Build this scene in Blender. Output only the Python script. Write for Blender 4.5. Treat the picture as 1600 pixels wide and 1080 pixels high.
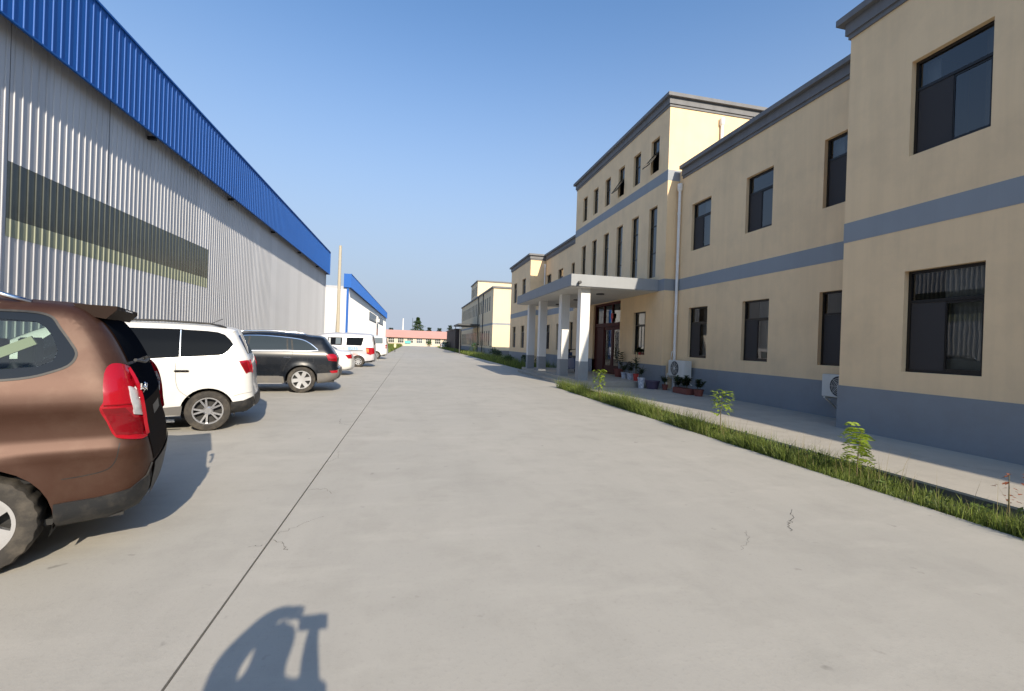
import bpy, bmesh, math, random
import numpy as np
from mathutils import Vector, Matrix
from mathutils.geometry import delaunay_2d_cdt

random.seed(7)
RNG = np.random.default_rng(7)
for o in list(bpy.data.objects):
    bpy.data.objects.remove(o)
SC = bpy.context.scene
COL = SC.collection
R = math.radians

# ------------------------------------------------------------------ camera
EYE = 1.58
yaw, pitch, roll = math.atan(155 / 705), math.atan(-1.7 / 705), R(1.95)
fw = Vector((math.sin(yaw) * math.cos(pitch), math.cos(yaw) * math.cos(pitch), math.sin(pitch)))
rt0 = Vector((math.cos(yaw), -math.sin(yaw), 0))
up0 = rt0.cross(fw)
cr, sr = math.cos(roll), math.sin(roll)
rt = rt0 * cr + up0 * sr
up = up0 * cr - rt0 * sr
camd = bpy.data.cameras.new('camera')
camd.sensor_width = 36.0
camd.lens = 36.0 * 705 / 1600
camd.clip_start, camd.clip_end = 0.03, 8000
cam = bpy.data.objects.new('camera', camd)
COL.objects.link(cam)
cam.matrix_world = Matrix(((rt.x, up.x, -fw.x, 0), (rt.y, up.y, -fw.y, 0), (rt.z, up.z, -fw.z, EYE), (0, 0, 0, 1)))
SC.camera = cam

# ------------------------------------------------------------------ sky, sun, exposure
SUN = Vector((0.285, -1.72, 1.0)).normalized()          # towards the sun
W = bpy.data.worlds.new('World')
SC.world = W
W.use_nodes = True
wn = W.node_tree
wn.nodes.clear()
sky = wn.nodes.new('ShaderNodeTexSky')
sky.sky_type = 'NISHITA'
sky.sun_disc = False
sky.sun_elevation = math.asin(SUN.z)
sky.sun_rotation = math.atan2(SUN.x, SUN.y)
sky.air_density = 1.0
sky.dust_density = 1.5
sky.ozone_density = 5.2
bg = wn.nodes.new('ShaderNodeBackground')
bg.inputs['Strength'].default_value = 0.110
wo = wn.nodes.new('ShaderNodeOutputWorld')
tc = wn.nodes.new('ShaderNodeTexCoord')
sx = wn.nodes.new('ShaderNodeSeparateXYZ')
wn.links.new(tc.outputs['Generated'], sx.inputs[0])
mr = wn.nodes.new('ShaderNodeMapRange')
mr.interpolation_type = 'SMOOTHSTEP'
mr.inputs[1].default_value, mr.inputs[2].default_value = 0.0, 0.68     # even haze towards the horizon, all the way round
mr.inputs[3].default_value, mr.inputs[4].default_value = 1.0, 0.0
wn.links.new(sx.outputs['Z'], mr.inputs[0])
hz = wn.nodes.new('ShaderNodeMix')
hz.data_type = 'RGBA'
hz.inputs[7].default_value = (2.0, 2.34, 2.86, 1)
wn.links.new(mr.outputs[0], hz.inputs[0])
tn = wn.nodes.new('ShaderNodeMix')
tn.data_type = 'RGBA'; tn.blend_type = 'MULTIPLY'
tn.inputs[0].default_value = 1.0
tn.inputs[7].default_value = (0.90, 1.0, 1.0, 1)
wn.links.new(sky.outputs[0], tn.inputs[6])
wn.links.new(tn.outputs[2], hz.inputs[6])
wn.links.new(hz.outputs[2], bg.inputs[0])
wn.links.new(bg.outputs[0], wo.inputs[0])
sl = bpy.data.lights.new('sun', 'SUN')
sl.energy = 3.1
sl.angle = R(0.53)
sl.color = (1.0, 0.87, 0.69)
so = bpy.data.objects.new('sun', sl)
COL.objects.link(so)
so.rotation_euler = SUN.to_track_quat('Z', 'Y').to_euler()
so.location = SUN * 60
SC.view_settings.view_transform = 'Standard'
SC.view_settings.look = 'None'
SC.view_settings.gamma = 1
SC.view_settings.use_curve_mapping = False
SC.view_settings.exposure = 1.11
try:
    SC.cycles.max_bounces = 8
    SC.cycles.transparent_max_bounces = 12
    SC.cycles.use_denoising = True
    SC.cycles.caustics_reflective = False
    SC.cycles.caustics_refractive = False
except Exception:
    pass

# ------------------------------------------------------------------ helpers
ORG = {}


def org(o):
    while o is not None:
        if o.name in ORG:
            return ORG[o.name]
        o = o.parent
    return (0, 0, 0)


def tag(o, label=None, cat=None, group=None, kind=None):
    if label: o['label'] = label
    if cat: o['category'] = cat
    if group: o['group'] = group
    if kind: o['kind'] = kind
    return o


def thing(name, loc, label, cat, group=None, rotz=0.0, local=False):
    o = bpy.data.objects.new(name, None)
    o.empty_display_size = 0.2
    COL.objects.link(o)
    o.location = loc
    o.rotation_euler = (0, 0, rotz)
    if not local:
        ORG[o.name] = tuple(loc)
    return tag(o, label, cat, group)


class MB:
    def __init__(s):
        s.v, s.f, s.m = [], [], []

    def add(s, vs, fs, mi=0):
        b = len(s.v)
        s.v += [tuple(p) for p in vs]
        s.f += [tuple(i + b for i in f) for f in fs]
        s.m += [mi] * len(fs)
        return s

    def quad(s, a, b, c, d, mi=0):
        return s.add([a, b, c, d], [(0, 1, 2, 3)], mi)

    def box(s, x0, x1, y0, y1, z0, z1, mi=0):
        v = [(x0, y0, z0), (x1, y0, z0), (x1, y1, z0), (x0, y1, z0), (x0, y0, z1), (x1, y0, z1), (x1, y1, z1), (x0, y1, z1)]
        return s.add(v, [(0, 3, 2, 1), (4, 5, 6, 7), (0, 1, 5, 4), (1, 2, 6, 5), (2, 3, 7, 6), (3, 0, 4, 7)], mi)

    def bar(s, a, b, w, h, mi=0, up=(0, 0, 1)):
        a, b = Vector(a), Vector(b)
        d = (b - a).normalized()
        u = Vector(up)
        if abs(d.dot(u)) > .98: u = Vector((0, 1, 0))
        x = d.cross(u).normalized() * w / 2
        y = x.cross(d).normalized() * h / 2
        v = [a - x - y, a + x - y, a + x + y, a - x + y, b - x - y, b + x - y, b + x + y, b - x + y]
        return s.add(v, [(0, 1, 2, 3), (7, 6, 5, 4), (0, 4, 5, 1), (1, 5, 6, 2), (2, 6, 7, 3), (3, 7, 4, 0)], mi)

    def tube(s, pts, r, n=8, mi=0, cap=True):
        pts = [Vector(p) for p in pts]
        rr = r if isinstance(r, (list, tuple)) else [r] * len(pts)
        rings = []
        for i, p in enumerate(pts):
            d = (pts[min(i + 1, len(pts) - 1)] - pts[max(i - 1, 0)]).normalized()
            u = Vector((0, 0, 1)) if abs(d.z) < .95 else Vector((1, 0, 0))
            x = d.cross(u).normalized()
            y = d.cross(x).normalized()
            rings.append([p + (x * math.cos(2 * math.pi * k / n) + y * math.sin(2 * math.pi * k / n)) * rr[i] for k in range(n)])
        v = [q for ring in rings for q in ring]
        f = []
        for i in range(len(pts) - 1):
            for k in range(n):
                f.append((i * n + k, i * n + (k + 1) % n, (i + 1) * n + (k + 1) % n, (i + 1) * n + k))
        if cap:
            f.append(tuple(range(n)))
            f.append(tuple(reversed(range((len(pts) - 1) * n, len(pts) * n))))
        return s.add(v, f, mi)

    def lathe(s, prof, c, n=24, axis='z', mi=0, mod=None):
        v, f = [], []
        for (r, h) in prof:
            for k in range(n):
                a = 2 * math.pi * k / n
                rr = r * (mod(k, r) if mod else 1)
                p = (rr * math.cos(a), rr * math.sin(a), h)
                if axis == 'y': p = (p[0], h, p[1])
                if axis == 'x': p = (h, p[0], p[1])
                v.append((p[0] + c[0], p[1] + c[1], p[2] + c[2]))
        m = len(prof)
        for i in range(m - 1):
            for k in range(n):
                f.append((i * n + k, i * n + (k + 1) % n, (i + 1) * n + (k + 1) % n, (i + 1) * n + k))
        return s.add(v, f, mi)

    def prism(s, poly, y0, y1, mi=0, plane='xz'):
        n = len(poly)
        mk = {'xz': lambda p, t: (p[0], t, p[1]), 'xy': lambda p, t: (p[0], p[1], t), 'yz': lambda p, t: (t, p[0], p[1])}[plane]
        v = [mk(p, y0) for p in poly] + [mk(p, y1) for p in poly]
        f = [tuple(range(n)), tuple(reversed(range(n, 2 * n)))]
        for i in range(n):
            f.append((i, i + n, (i + 1) % n + n, (i + 1) % n))
        return s.add(v, f, mi)

    def build(s, name, mats, parent=None, smooth=False, angle=None, bevel=0, fix=False):
        me = bpy.data.meshes.new(name)
        ox, oy, oz = org(parent) if parent is not None else (0, 0, 0)
        me.from_pydata([(x - ox, y - oy, z - oz) for x, y, z in s.v], [], s.f)
        if not isinstance(mats, (list, tuple)): mats = [mats]
        for m in mats: me.materials.append(m)
        if len(mats) > 1:
            me.polygons.foreach_set('material_index', s.m)
        if fix or bevel:
            bm = bmesh.new(); bm.from_mesh(me)
            if bevel:
                bmesh.ops.remove_doubles(bm, verts=bm.verts, dist=1e-5)
            bmesh.ops.recalc_face_normals(bm, faces=bm.faces)
            if bevel:
                es = [e for e in bm.edges if len(e.link_faces) == 2 and e.calc_face_angle(0) > .5]
                bmesh.ops.bevel(bm, geom=es, offset=bevel, segments=2, affect='EDGES', clamp_overlap=True)
            bm.to_mesh(me); bm.free()
        if smooth or angle:
            me.shade_smooth()
            if angle:
                me.set_sharp_from_angle(angle=R(angle))
        o = bpy.data.objects.new(name, me)
        COL.objects.link(o)
        if parent is not None: o.parent = parent
        return o


def inst(name, me, loc, parent, rot=(0, 0, 0)):
    o = bpy.data.objects.new(name, me)
    COL.objects.link(o)
    if parent is not None:
        p = org(parent)
        o.parent = parent
        o.location = (loc[0] - p[0], loc[1] - p[1], loc[2] - p[2])
    else:
        o.location = loc
    o.rotation_euler = rot
    return o


# ------------------------------------------------------------------ materials
def nodes_of(name):
    m = bpy.data.materials.new(name)
    m.use_nodes = True
    nt = m.node_tree
    b = nt.nodes['Principled BSDF']
    return m, nt, b


def N(nt, t, **kw):
    n = nt.nodes.new(t)
    for k, v in kw.items():
        if k in n.inputs: n.inputs[k].default_value = v
        else: setattr(n, k, v)
    return n


def noise(nt, scale, detail=4, rough=.55, stretch=None):
    g = N(nt, 'ShaderNodeNewGeometry')
    mp = N(nt, 'ShaderNodeMapping')
    if stretch: mp.inputs['Scale'].default_value = stretch
    nt.links.new(g.outputs['Position'], mp.inputs[0])
    n = N(nt, 'ShaderNodeTexNoise')
    n.inputs['Scale'].default_value = scale
    n.inputs['Detail'].default_value = detail
    n.inputs['Roughness'].default_value = rough
    nt.links.new(mp.outputs[0], n.inputs['Vector'])
    return n.outputs['Fac']


def ramp(nt, src, stops):
    r = N(nt, 'ShaderNodeValToRGB')
    el = r.color_ramp.elements
    while len(el) > 1: el.remove(el[-1])
    el[0].position, el[0].color = stops[0][0], (*stops[0][1], 1)
    for p, c in stops[1:]:
        e = el.new(p); e.color = (*c, 1)
    nt.links.new(src, r.inputs[0])
    return r.outputs[0]


def mix(nt, a, b, fac, mode='MIX'):
    n = N(nt, 'ShaderNodeMix', data_type='RGBA', blend_type=mode)
    for sock, val in ((n.inputs[0], fac), (n.inputs[6], a), (n.inputs[7], b)):
        if hasattr(val, 'is_output'): nt.links.new(val, sock)
        elif isinstance(val, (int, float)): sock.default_value = val
        else: sock.default_value = (*val, 1)
    return n.outputs[2]


def mat(name, col, rough=.6, metal=0.0, var=0.0, vs=2.0, bump=0.0, bs=60.0, coat=0.0, dirt=None, streak=0.0, isl=0.0, spec=None, rvar=0.0):
    m, nt, b = nodes_of(name)
    c = col
    if var or dirt or streak or isl:
        c = mix(nt, tuple(x * (1 - var) for x in col), tuple(min(1, x * (1 + var)) for x in col), noise(nt, vs, 5, .6)) if var else None
        if c is None:
            rgb = N(nt, 'ShaderNodeRGB'); rgb.outputs[0].default_value = (*col, 1); c = rgb.outputs[0]
        if streak:
            f = ramp(nt, noise(nt, 1.0, 5, .65, (3.5, 3.5, .18)), [(.42, (0, 0, 0)), (.75, (streak,) * 3)])
            c = mix(nt, c, tuple(x * .45 for x in col), f)
        if dirt:
            f = ramp(nt, noise(nt, dirt[1], 6, .65), [(.45, (0, 0, 0)), (.72, (dirt[2],) * 3)])
            c = mix(nt, c, dirt[0], f)
        if isl:
            g = N(nt, 'ShaderNodeNewGeometry')
            v = N(nt, 'ShaderNodeMapRange')
            v.inputs[3].default_value, v.inputs[4].default_value = 1 - isl, 1 + isl
            nt.links.new(g.outputs['Random Per Island'], v.inputs[0])
            h = N(nt, 'ShaderNodeHueSaturation')
            nt.links.new(v.outputs[0], h.inputs['Value']); nt.links.new(c, h.inputs['Color'])
            c = h.outputs[0]
        nt.links.new(c, b.inputs['Base Color'])
    else:
        b.inputs['Base Color'].default_value = (*col, 1)
    b.inputs['Roughness'].default_value = rough
    b.inputs['Metallic'].default_value = metal
    if spec is not None: b.inputs['Specular IOR Level'].default_value = spec
    if coat:
        b.inputs['Coat Weight'].default_value = coat
        b.inputs['Coat Roughness'].default_value = .04
    if rvar:
        f = N(nt, 'ShaderNodeMapRange'); f.inputs[3].default_value, f.inputs[4].default_value = rough - rvar, rough + rvar
        nt.links.new(noise(nt, vs * 1.7, 4), f.inputs[0]); nt.links.new(f.outputs[0], b.inputs['Roughness'])
    if bump:
        bp = N(nt, 'ShaderNodeBump')
        bp.inputs['Strength'].default_value = bump
        bp.inputs['Distance'].default_value = .01
        nt.links.new(noise(nt, bs, 6, .6), bp.inputs['Height'])
        nt.links.new(bp.outputs[0], b.inputs['Normal'])
    return m


def glass(name, tint, refl=1.7, rough=.015):
    m = bpy.data.materials.new(name); m.use_nodes = True
    nt = m.node_tree; nt.nodes.clear()
    out = N(nt, 'ShaderNodeOutputMaterial')
    t = N(nt, 'ShaderNodeBsdfTransparent'); t.inputs[0].default_value = (*tint, 1)
    g = N(nt, 'ShaderNodeBsdfGlossy'); g.inputs['Roughness'].default_value = rough
    fr = N(nt, 'ShaderNodeFresnel'); fr.inputs[0].default_value = refl
    bp = N(nt, 'ShaderNodeBump'); bp.inputs['Strength'].default_value = .12; bp.inputs['Distance'].default_value = .004
    nt.links.new(noise(nt, 1.6, 2), bp.inputs['Height'])
    nt.links.new(bp.outputs[0], g.inputs['Normal'])
    mx = N(nt, 'ShaderNodeMixShader')
    nt.links.new(fr.outputs[0], mx.inputs[0]); nt.links.new(t.outputs[0], mx.inputs[1]); nt.links.new(g.outputs[0], mx.inputs[2])
    nt.links.new(mx.outputs[0], out.inputs[0])
    return m


def leafmat(name, col, trans=.5, isl=.35):
    m, nt, b = nodes_of(name)
    g = N(nt, 'ShaderNodeNewGeometry')
    c = ramp(nt, g.outputs['Random Per Island'], [(0, tuple(x * (1 - isl) for x in col)), (.6, col), (1, (min(1, col[0] * (1 + .9 * isl)), col[1] * (1 + .8 * isl), col[2] * (1 + isl * .3)))])
    nt.links.new(c, b.inputs['Base Color'])
    b.inputs['Roughness'].default_value = .55
    tr = N(nt, 'ShaderNodeBsdfTranslucent')
    nt.links.new(c, tr.inputs[0])
    mx = N(nt, 'ShaderNodeMixShader'); mx.inputs[0].default_value = trans
    out = nt.nodes['Material Output']
    nt.links.new(b.outputs[0], mx.inputs[1]); nt.links.new(tr.outputs[0], mx.inputs[2]); nt.links.new(mx.outputs[0], out.inputs[0])
    return m


def concrete(name, c1, c2, dark, scale=1.0):
    m, nt, b = nodes_of(name)
    big = noise(nt, .28 * scale, 5, .6)
    mid = noise(nt, 1.7 * scale, 6, .65)
    fine = noise(nt, 38, 5, .7)
    trk = noise(nt, .9, 6, .62, (1.6, .16, 1))
    c = mix(nt, c1, c2, ramp(nt, big, [(.35, (0, 0, 0)), (.68, (1, 1, 1))]))
    c = mix(nt, c, dark, ramp(nt, mid, [(.48, (0, 0, 0)), (.78, (.42, .42, .42))]))
    c = mix(nt, c, tuple(x * .72 for x in c1), ramp(nt, trk, [(.5, (0, 0, 0)), (.8, (.4, .4, .4))]))
    c = mix(nt, c, tuple(x * .8 for x in dark), ramp(nt, fine, [(.55, (0, 0, 0)), (.9, (.5, .5, .5))]))
    wisp = noise(nt, 1.3, 8, .7, (.5, 1.6, 1))
    c = mix(nt, c, tuple(min(1, x * 1.16) for x in c1), ramp(nt, wisp, [(.52, (0, 0, 0)), (.8, (.6, .6, .6))]))
    spots = noise(nt, 5.5, 3, .5)
    c = mix(nt, c, tuple(x * .5 for x in dark), ramp(nt, spots, [(.70, (0, 0, 0)), (.78, (.55, .55, .55))]))
    nt.links.new(c, b.inputs['Base Color'])
    rr = N(nt, 'ShaderNodeMapRange'); rr.inputs[3].default_value, rr.inputs[4].default_value = .62, .9
    nt.links.new(mid, rr.inputs[0]); nt.links.new(rr.outputs[0], b.inputs['Roughness'])
    bp = N(nt, 'ShaderNodeBump'); bp.inputs['Strength'].default_value = .25; bp.inputs['Distance'].default_value = .006
    nt.links.new(fine, bp.inputs['Height']); nt.links.new(bp.outputs[0], b.inputs['Normal'])
    return m


M = {}
M['road'] = concrete('road_concrete', (.395, .375, .332), (.345, .33, .295), (.25, .24, .212))
M['walk'] = concrete('walk_concrete', (.41, .38, .325), (.34, .318, .275), (.24, .22, .19), 1.6)
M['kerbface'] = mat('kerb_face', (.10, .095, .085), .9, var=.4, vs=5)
M['soil'] = mat('soil', (.085, .065, .045), .95, var=.4, vs=6, bump=.6, bs=20)
M['terrain'] = mat('terrain', (.10, .105, .06), .95, var=.4, vs=.08)
M['cream'] = mat('cream_stucco', (.88, .645, .385), .85, var=.06, vs=.6, bump=.25, bs=140, streak=.15, dirt=((.5, .38, .24), .9, .28))
M['greypaint'] = mat('grey_wall_paint', (.275, .300, .325), .75, var=.07, vs=1.5, bump=.2, bs=140, streak=.1)
M['plinthpaint'] = mat('grey_plinth_paint', (.250, .268, .288), .75, var=.08, vs=1.2, bump=.2, bs=120, dirt=((.2, .19, .18), 2.2, .3))
M['cornice'] = mat('cornice_paint', (.17, .172, .18), .75, var=.12, vs=2.0, bump=.15, bs=100, streak=.35)
M['roofing'] = mat('roofing', (.12, .12, .12), .9)
M['white'] = mat('white_paint', (.74, .73, .70), .6, var=.05, vs=2, streak=.12)
M['soffit'] = mat('soffit_paint', (.62, .6, .56), .7, var=.05)
M['bronze'] = mat('bronze_aluminium', (.018, .016, .015), .35, .3)
M['glass'] = glass('window_glass', (.55, .59, .60), 2.0)
M['glassfar'] = glass('far_window_glass', (.3, .33, .33), 1.22)
M['fly'] = mat('fly_screen', (.032, .028, .028), .7)
M['curtain'] = mat('curtain_cloth', (.74, .73, .70), .9, var=.1, vs=8)
M['curtain2'] = mat('curtain_cloth_brown', (.26, .2, .14), .9, var=.1, vs=8)
M['room'] = mat('room_wall', (.30, .28, .25), .9)
M['wood'] = mat('door_wood', (.070, .012, .010), .6, var=.3, vs=9, spec=.2)
M['iron'] = mat('door_iron', (.02, .018, .016), .4, .6)
M['redpaper'] = mat('red_paper', (.55, .05, .04), .6)
M['pvc'] = mat('pipe_pvc', (.86, .84, .80), .5, var=.12, vs=4, streak=.3)
M['clad'] = mat('wall_cladding', (.43, .44, .465), .42, 0.0, var=.04, vs=.7, streak=.10)
nt_ = M['clad'].node_tree
bs_ = nt_.nodes['Principled BSDF']
src_ = bs_.inputs['Base Color'].links[0].from_socket
oi_ = N(nt_, 'ShaderNodeObjectInfo'); mr_ = N(nt_, 'ShaderNodeMapRange'); mr_.inputs[3].default_value, mr_.inputs[4].default_value = .93, 1.06
nt_.links.new(oi_.outputs['Random'], mr_.inputs[0])
hs_ = N(nt_, 'ShaderNodeHueSaturation'); nt_.links.new(mr_.outputs[0], hs_.inputs['Value']); nt_.links.new(src_, hs_.inputs['Color']); nt_.links.new(hs_.outputs[0], bs_.inputs['Base Color'])
M['cladgreen'] = mat('fibreglass_pale', (.25, .27, .19), .5, var=.12, vs=2)
M['skylight'] = mat('fibreglass_dark', (.055, .062, .05), .22, var=.5, vs=1.6, streak=.2)
M['blue'] = mat('blue_cladding', (.008, .098, .385), .55, 0.0, spec=.3, var=.05, vs=.6, streak=.06)
M['whiteclad'] = mat('white_cladding', (.66, .66, .66), .45, var=.03)
M['darkgap'] = mat('dark_gap', (.02, .02, .02), .9)
M['tyre'] = mat('tyre_rubber', (.030, .027, .024), .85, var=.3, vs=20, dirt=((.11, .095, .075), 6, .8))
M['rim'] = mat('alloy', (.62, .62, .63), .28, .85)
M['rimdark'] = mat('brake_dark', (.03, .03, .03), .6, .4)
M['plastic'] = mat('black_plastic', (.016, .017, .019), .5, spec=.3, var=.15, vs=12, dirt=((.12, .105, .085), 9, .28))
M['plasticgrey'] = mat('grey_plastic', (.13, .125, .12), .5, dirt=((.2, .18, .14), 6, .4))
M['chrome'] = mat('chrome', (.8, .8, .8), .12, 1.0)
M['carglass'] = mat('car_glass', (.005, .006, .008), .03, spec=.07)
M['carglassblue'] = mat('car_glass_blue', (.030, .040, .048), .05, spec=.25)  # blue-grey reflection on the side windows put into the base colour
M['carglasslight'] = mat('car_glass_light', (.10, .12, .13), .04, spec=.8)
M['carpane'] = glass('car_pane', (.62, .72, .66), 1.5, .01)
M['frit'] = mat('glass_border', (.014, .019, .028), .10, spec=.08)
M['lampred'] = mat('lamp_red', (.30, .004, .012), .15, spec=.4, coat=.25)
M['lampred2'] = mat('lamp_dark_red', (.16, .003, .007), .15, spec=.4, coat=.2)
M['lampwhite'] = mat('lamp_white', (.46, .48, .50), .15, coat=.4)
M['lampamber'] = mat('lamp_amber', (.75, .20, .05), .15, coat=1)
M['seat'] = mat('seat_cloth', (.42, .41, .31), .8)
M['brown'] = mat('brown_paint', (.052, .022, .0130), .50, .45, coat=.0, dirt=((.22, .17, .13), 3, .12))
M['tail'] = mat('tailgate_paint', (.045, .036, .030), .85, spec=0)  # grey look of the brown tailgate at grazing angle, put into a dull colour
M['tailblack'] = mat('tailgate_black', (.008, .010, .014), .6, spec=0)
M['spoil'] = mat('spoiler_paint', (.022, .014, .011), .7, spec=.05)
M['whitecar'] = mat('white_car_paint', (.60, .60, .585), .35, coat=.6)
M['blackcar'] = mat('dark_car_paint', (.006, .008, .012), .26, 0.0, coat=.25, spec=.3, dirt=((.12, .11, .10), 3, .08))
M['silver'] = mat('silver_paint', (.50, .50, .53), .35, .3, coat=.6)
M['gravelblue'] = mat('sign_blue', (.12, .38, .72), .5)
M['stripe'] = mat('stripe_red', (.55, .18, .12), .5)
M['grass'] = leafmat('grass_blade', (.19, .25, .06), .5, .65)
M['grassdry'] = leafmat('dry_stalk', (.26, .22, .10), .3)
M['leafbright'] = leafmat('leaf_bright', (.30, .40, .05), .5, .25)
M['leafmid'] = leafmat('leaf_mid', (.07, .13, .03), .4)
M['leafdark'] = leafmat('leaf_dark', (.030, .062, .018), .35)
M['leafred'] = leafmat('leaf_red', (.30, .10, .05), .4)
M['stem'] = mat('stem', (.12, .10, .05), .8)
M['bark'] = mat('bark', (.09, .07, .05), .9, var=.3, vs=8)
M['poleconc'] = mat('pole_concrete', (.42, .375, .29), .85, var=.1, vs=2)
M['acwhite'] = mat('ac_casing', (.66, .66, .62), .5, var=.06, vs=4, streak=.2)
M['acdark'] = mat('ac_grille', (.05, .05, .052), .6)
M['redroof'] = mat('red_roof', (.50, .27, .23), .8, var=.1, vs=.4)  # distance haze put into the colour, paler than the roof's own red
M['pinkwall'] = mat('far_wall', (.62, .52, .40), .85, var=.05)
M['beige2'] = mat('far_office_stucco', (.72, .59, .40), .85, var=.05, vs=.8, streak=.12)
M['slat'] = mat('dark_brown_board', (.035, .026, .026), .7, var=.2, vs=3)
M['porch'] = mat('porch_sheet', (.05, .055, .06), .45)
M['potwhite'] = mat('pot_white', (.62, .63, .66), .4, dirt=((.08, .12, .3), 9, .8))
M['potred'] = mat('pot_red', (.50, .05, .04), .45)
M['potpurple'] = mat('tub_purple', (.075, .055, .10), .5)
M['potclay'] = mat('pot_clay', (.20, .06, .045), .7)
M['skin'] = mat('skin', (.45, .28, .20), .5)
M['cloth'] = mat('shirt_cloth', (.10, .12, .2), .9)
M['trouser'] = mat('trouser_cloth', (.03, .03, .035), .9)
M['hair'] = mat('hair', (.01, .009, .008), .6)
M['phone'] = mat('phone_body', (.01, .01, .012), .2)
M['yellow'] = mat('lamp_head', (.72, .66, .36), .5)
M['teal'] = mat('banner_teal', (.10, .42, .42), .6)

# ------------------------------------------------------------------ ground
ms = MB()
ms.quad((-4000, -3000, -.22), (4000, -3000, -.22), (4000, 5000, -.22), (-4000, 5000, -.22))
tag(ms.build('ground', M['terrain']), kind='structure')

road = MB()
road.prism([(-1.022, -24), (5.38, -24), (5.38, 16.2), (6.8, 16.2), (6.8, 150), (-1.022, 150)], -.2, 0.0, plane='xy')
o = road.build('road', M['road'], fix=True)
tag(o, kind='structure')
r2 = MB()
r2.prism([(-8.02, -24), (-1.038, -24), (-1.038, 150), (-2.9, 150), (-2.9, 57), (-8.02, 57)], -.2, -.003, plane='xy')
rl = r2.build('parking_apron', M['road'], fix=True)
tag(rl, kind='structure')
jt = MB()
jt.quad((-1.041, -24, -.022), (-1.021, -24, -.022), (-1.021, 150, -.022), (-1.041, 150, -.022))
jt.build('joint_filler', M['darkgap'], o)


def crack(pts, w, seed, name='crack', parent=None, z=.002):
    rr = random.Random(seed)
    P = []
    for (a, b) in zip(pts[:-1], pts[1:]):
        for k in range(7):
            t = k / 7
            P.append((a[0] + (b[0] - a[0]) * t + rr.uniform(-.02, .02), a[1] + (b[1] - a[1]) * t + rr.uniform(-.02, .02)))
    P.append(pts[-1])
    m = MB()
    for i in range(len(P) - 1):
        a, b = Vector(P[i]), Vector(P[i + 1])
        d = (b - a).normalized(); n = Vector((-d.y, d.x))
        wa = w * rr.uniform(.3, 1); wb = w * rr.uniform(.3, 1)
        m.quad((a.x + n.x * wa, a.y + n.y * wa, z), (a.x - n.x * wa, a.y - n.y * wa, z), (b.x - n.x * wb, b.y - n.y * wb, z), (b.x + n.x * wb, b.y + n.y * wb, z))
    m.build(name, M['darkgap'], parent)


crack([(-1.0, 3.80), (-.93, 3.74), (-.86, 3.60)], .002, 3, parent=o)
crack([(-1.0, 3.92), (-.90, 4.05), (-.72, 4.25)], .0018, 9, parent=o)
crack([(-1.0, 5.02), (-.85, 5.02), (-.76, 4.86)], .002, 4, parent=o)
crack([(-1.0, 6.1), (-.92, 6.3), (-.95, 6.7)], .0018, 14, parent=o)
crack([(3.81, 3.84), (3.56, 3.60), (3.50, 3.55), (3.34, 3.38)], .003, 5, parent=o)
crack([(2.93, 3.44), (2.85, 3.3), (2.61, 3.11)], .0012, 6, parent=o)
crack([(-1.06, 8.7), (-1.3, 8.9), (-1.32, 9.4)], .003, 11, parent=rl, z=.001)
crack([(-1.06, 3.72), (-1.15, 3.70)], .0018, 12, parent=rl, z=.001)

sw = MB()
sw.box(6.05, 9.9, -16, 15.75, -.2, .10)
swo = sw.build('sidewalk', M['walk']); tag(swo, kind='structure')
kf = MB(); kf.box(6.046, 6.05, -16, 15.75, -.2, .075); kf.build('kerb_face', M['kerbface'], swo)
st = MB()
st.box(5.95, 9.3, 15.9, 25.3, -.1, .15)
st.box(6.18, 9.3, 15.9, 25.3, .15, .30)
tag(st.build('entrance_steps', M['walk']), kind='structure')
pl = MB(); pl.box(5.385, 6.04, -16, 16.15, -.21, -.05)
tag(pl.build('planter_soil', M['soil']), kind='structure')
pl = MB(); pl.box(6.805, 9.3, 25.6, 150, -.21, -.02); pl.box(-8.02, -2.905, 57.01, 150, -.21, -.01)
tag(pl.build('verge_soil', M['soil']), kind='structure')

# ------------------------------------------------------------------ office building
OFF = thing('office_building', (8.6, 20.6, 0), 'long cream office building with blue-grey plinth, bands and a raised middle tower', 'office building')


def wall_x(c, y0, y1, z0, z1, ops, depth, name, m, parent, back=.24):
    ys = sorted(set([y0, y1] + [v for o in ops for v in o[:2]]))
    zs = sorted(set([z0, z1] + [v for o in ops for v in o[2:4]]))
    b = MB()
    for i in range(len(ys) - 1):
        for j in range(len(zs) - 1):
            ym, zm = (ys[i] + ys[i + 1]) / 2, (zs[j] + zs[j + 1]) / 2
            if any(o[0] < ym < o[1] and o[2] < zm < o[3] for o in ops): continue
            b.quad((c, ys[i + 1], zs[j]), (c, ys[i], zs[j]), (c, ys[i], zs[j + 1]), (c, ys[i + 1], zs[j + 1]))
    for (a, e, p, q) in [o[:4] for o in ops]:
        d = c + depth
        b.quad((c, a, p), (c, e, p), (d, e, p), (d, a, p))
        b.quad((c, e, q), (c, a, q), (d, a, q), (d, e, q))
        b.quad((c, a, p), (d, a, p), (d, a, q), (c, a, q))
        b.quad((c, e, q), (d, e, q), (d, e, p), (c, e, p))
    return b.build(name, m, parent)


def curtain(c, y0, y1, z0, z1, m, parent, amp=.03, n=None):
    n = n or max(6, int((y1 - y0) / .07))
    b = MB()
    vs = []
    for i in range(n * 2 + 1):
        y = y0 + (y1 - y0) * i / (2 * n)
        x = c + (amp if i % 2 else -amp) * random.uniform(.6, 1)
        vs += [(x, y, z0), (x, y, z1)]
    b.add(vs, [(2 * i, 2 * i + 2, 2 * i + 3, 2 * i + 1) for i in range(2 * n)])
    return b.build('curtain', m, parent, smooth=True)


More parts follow.
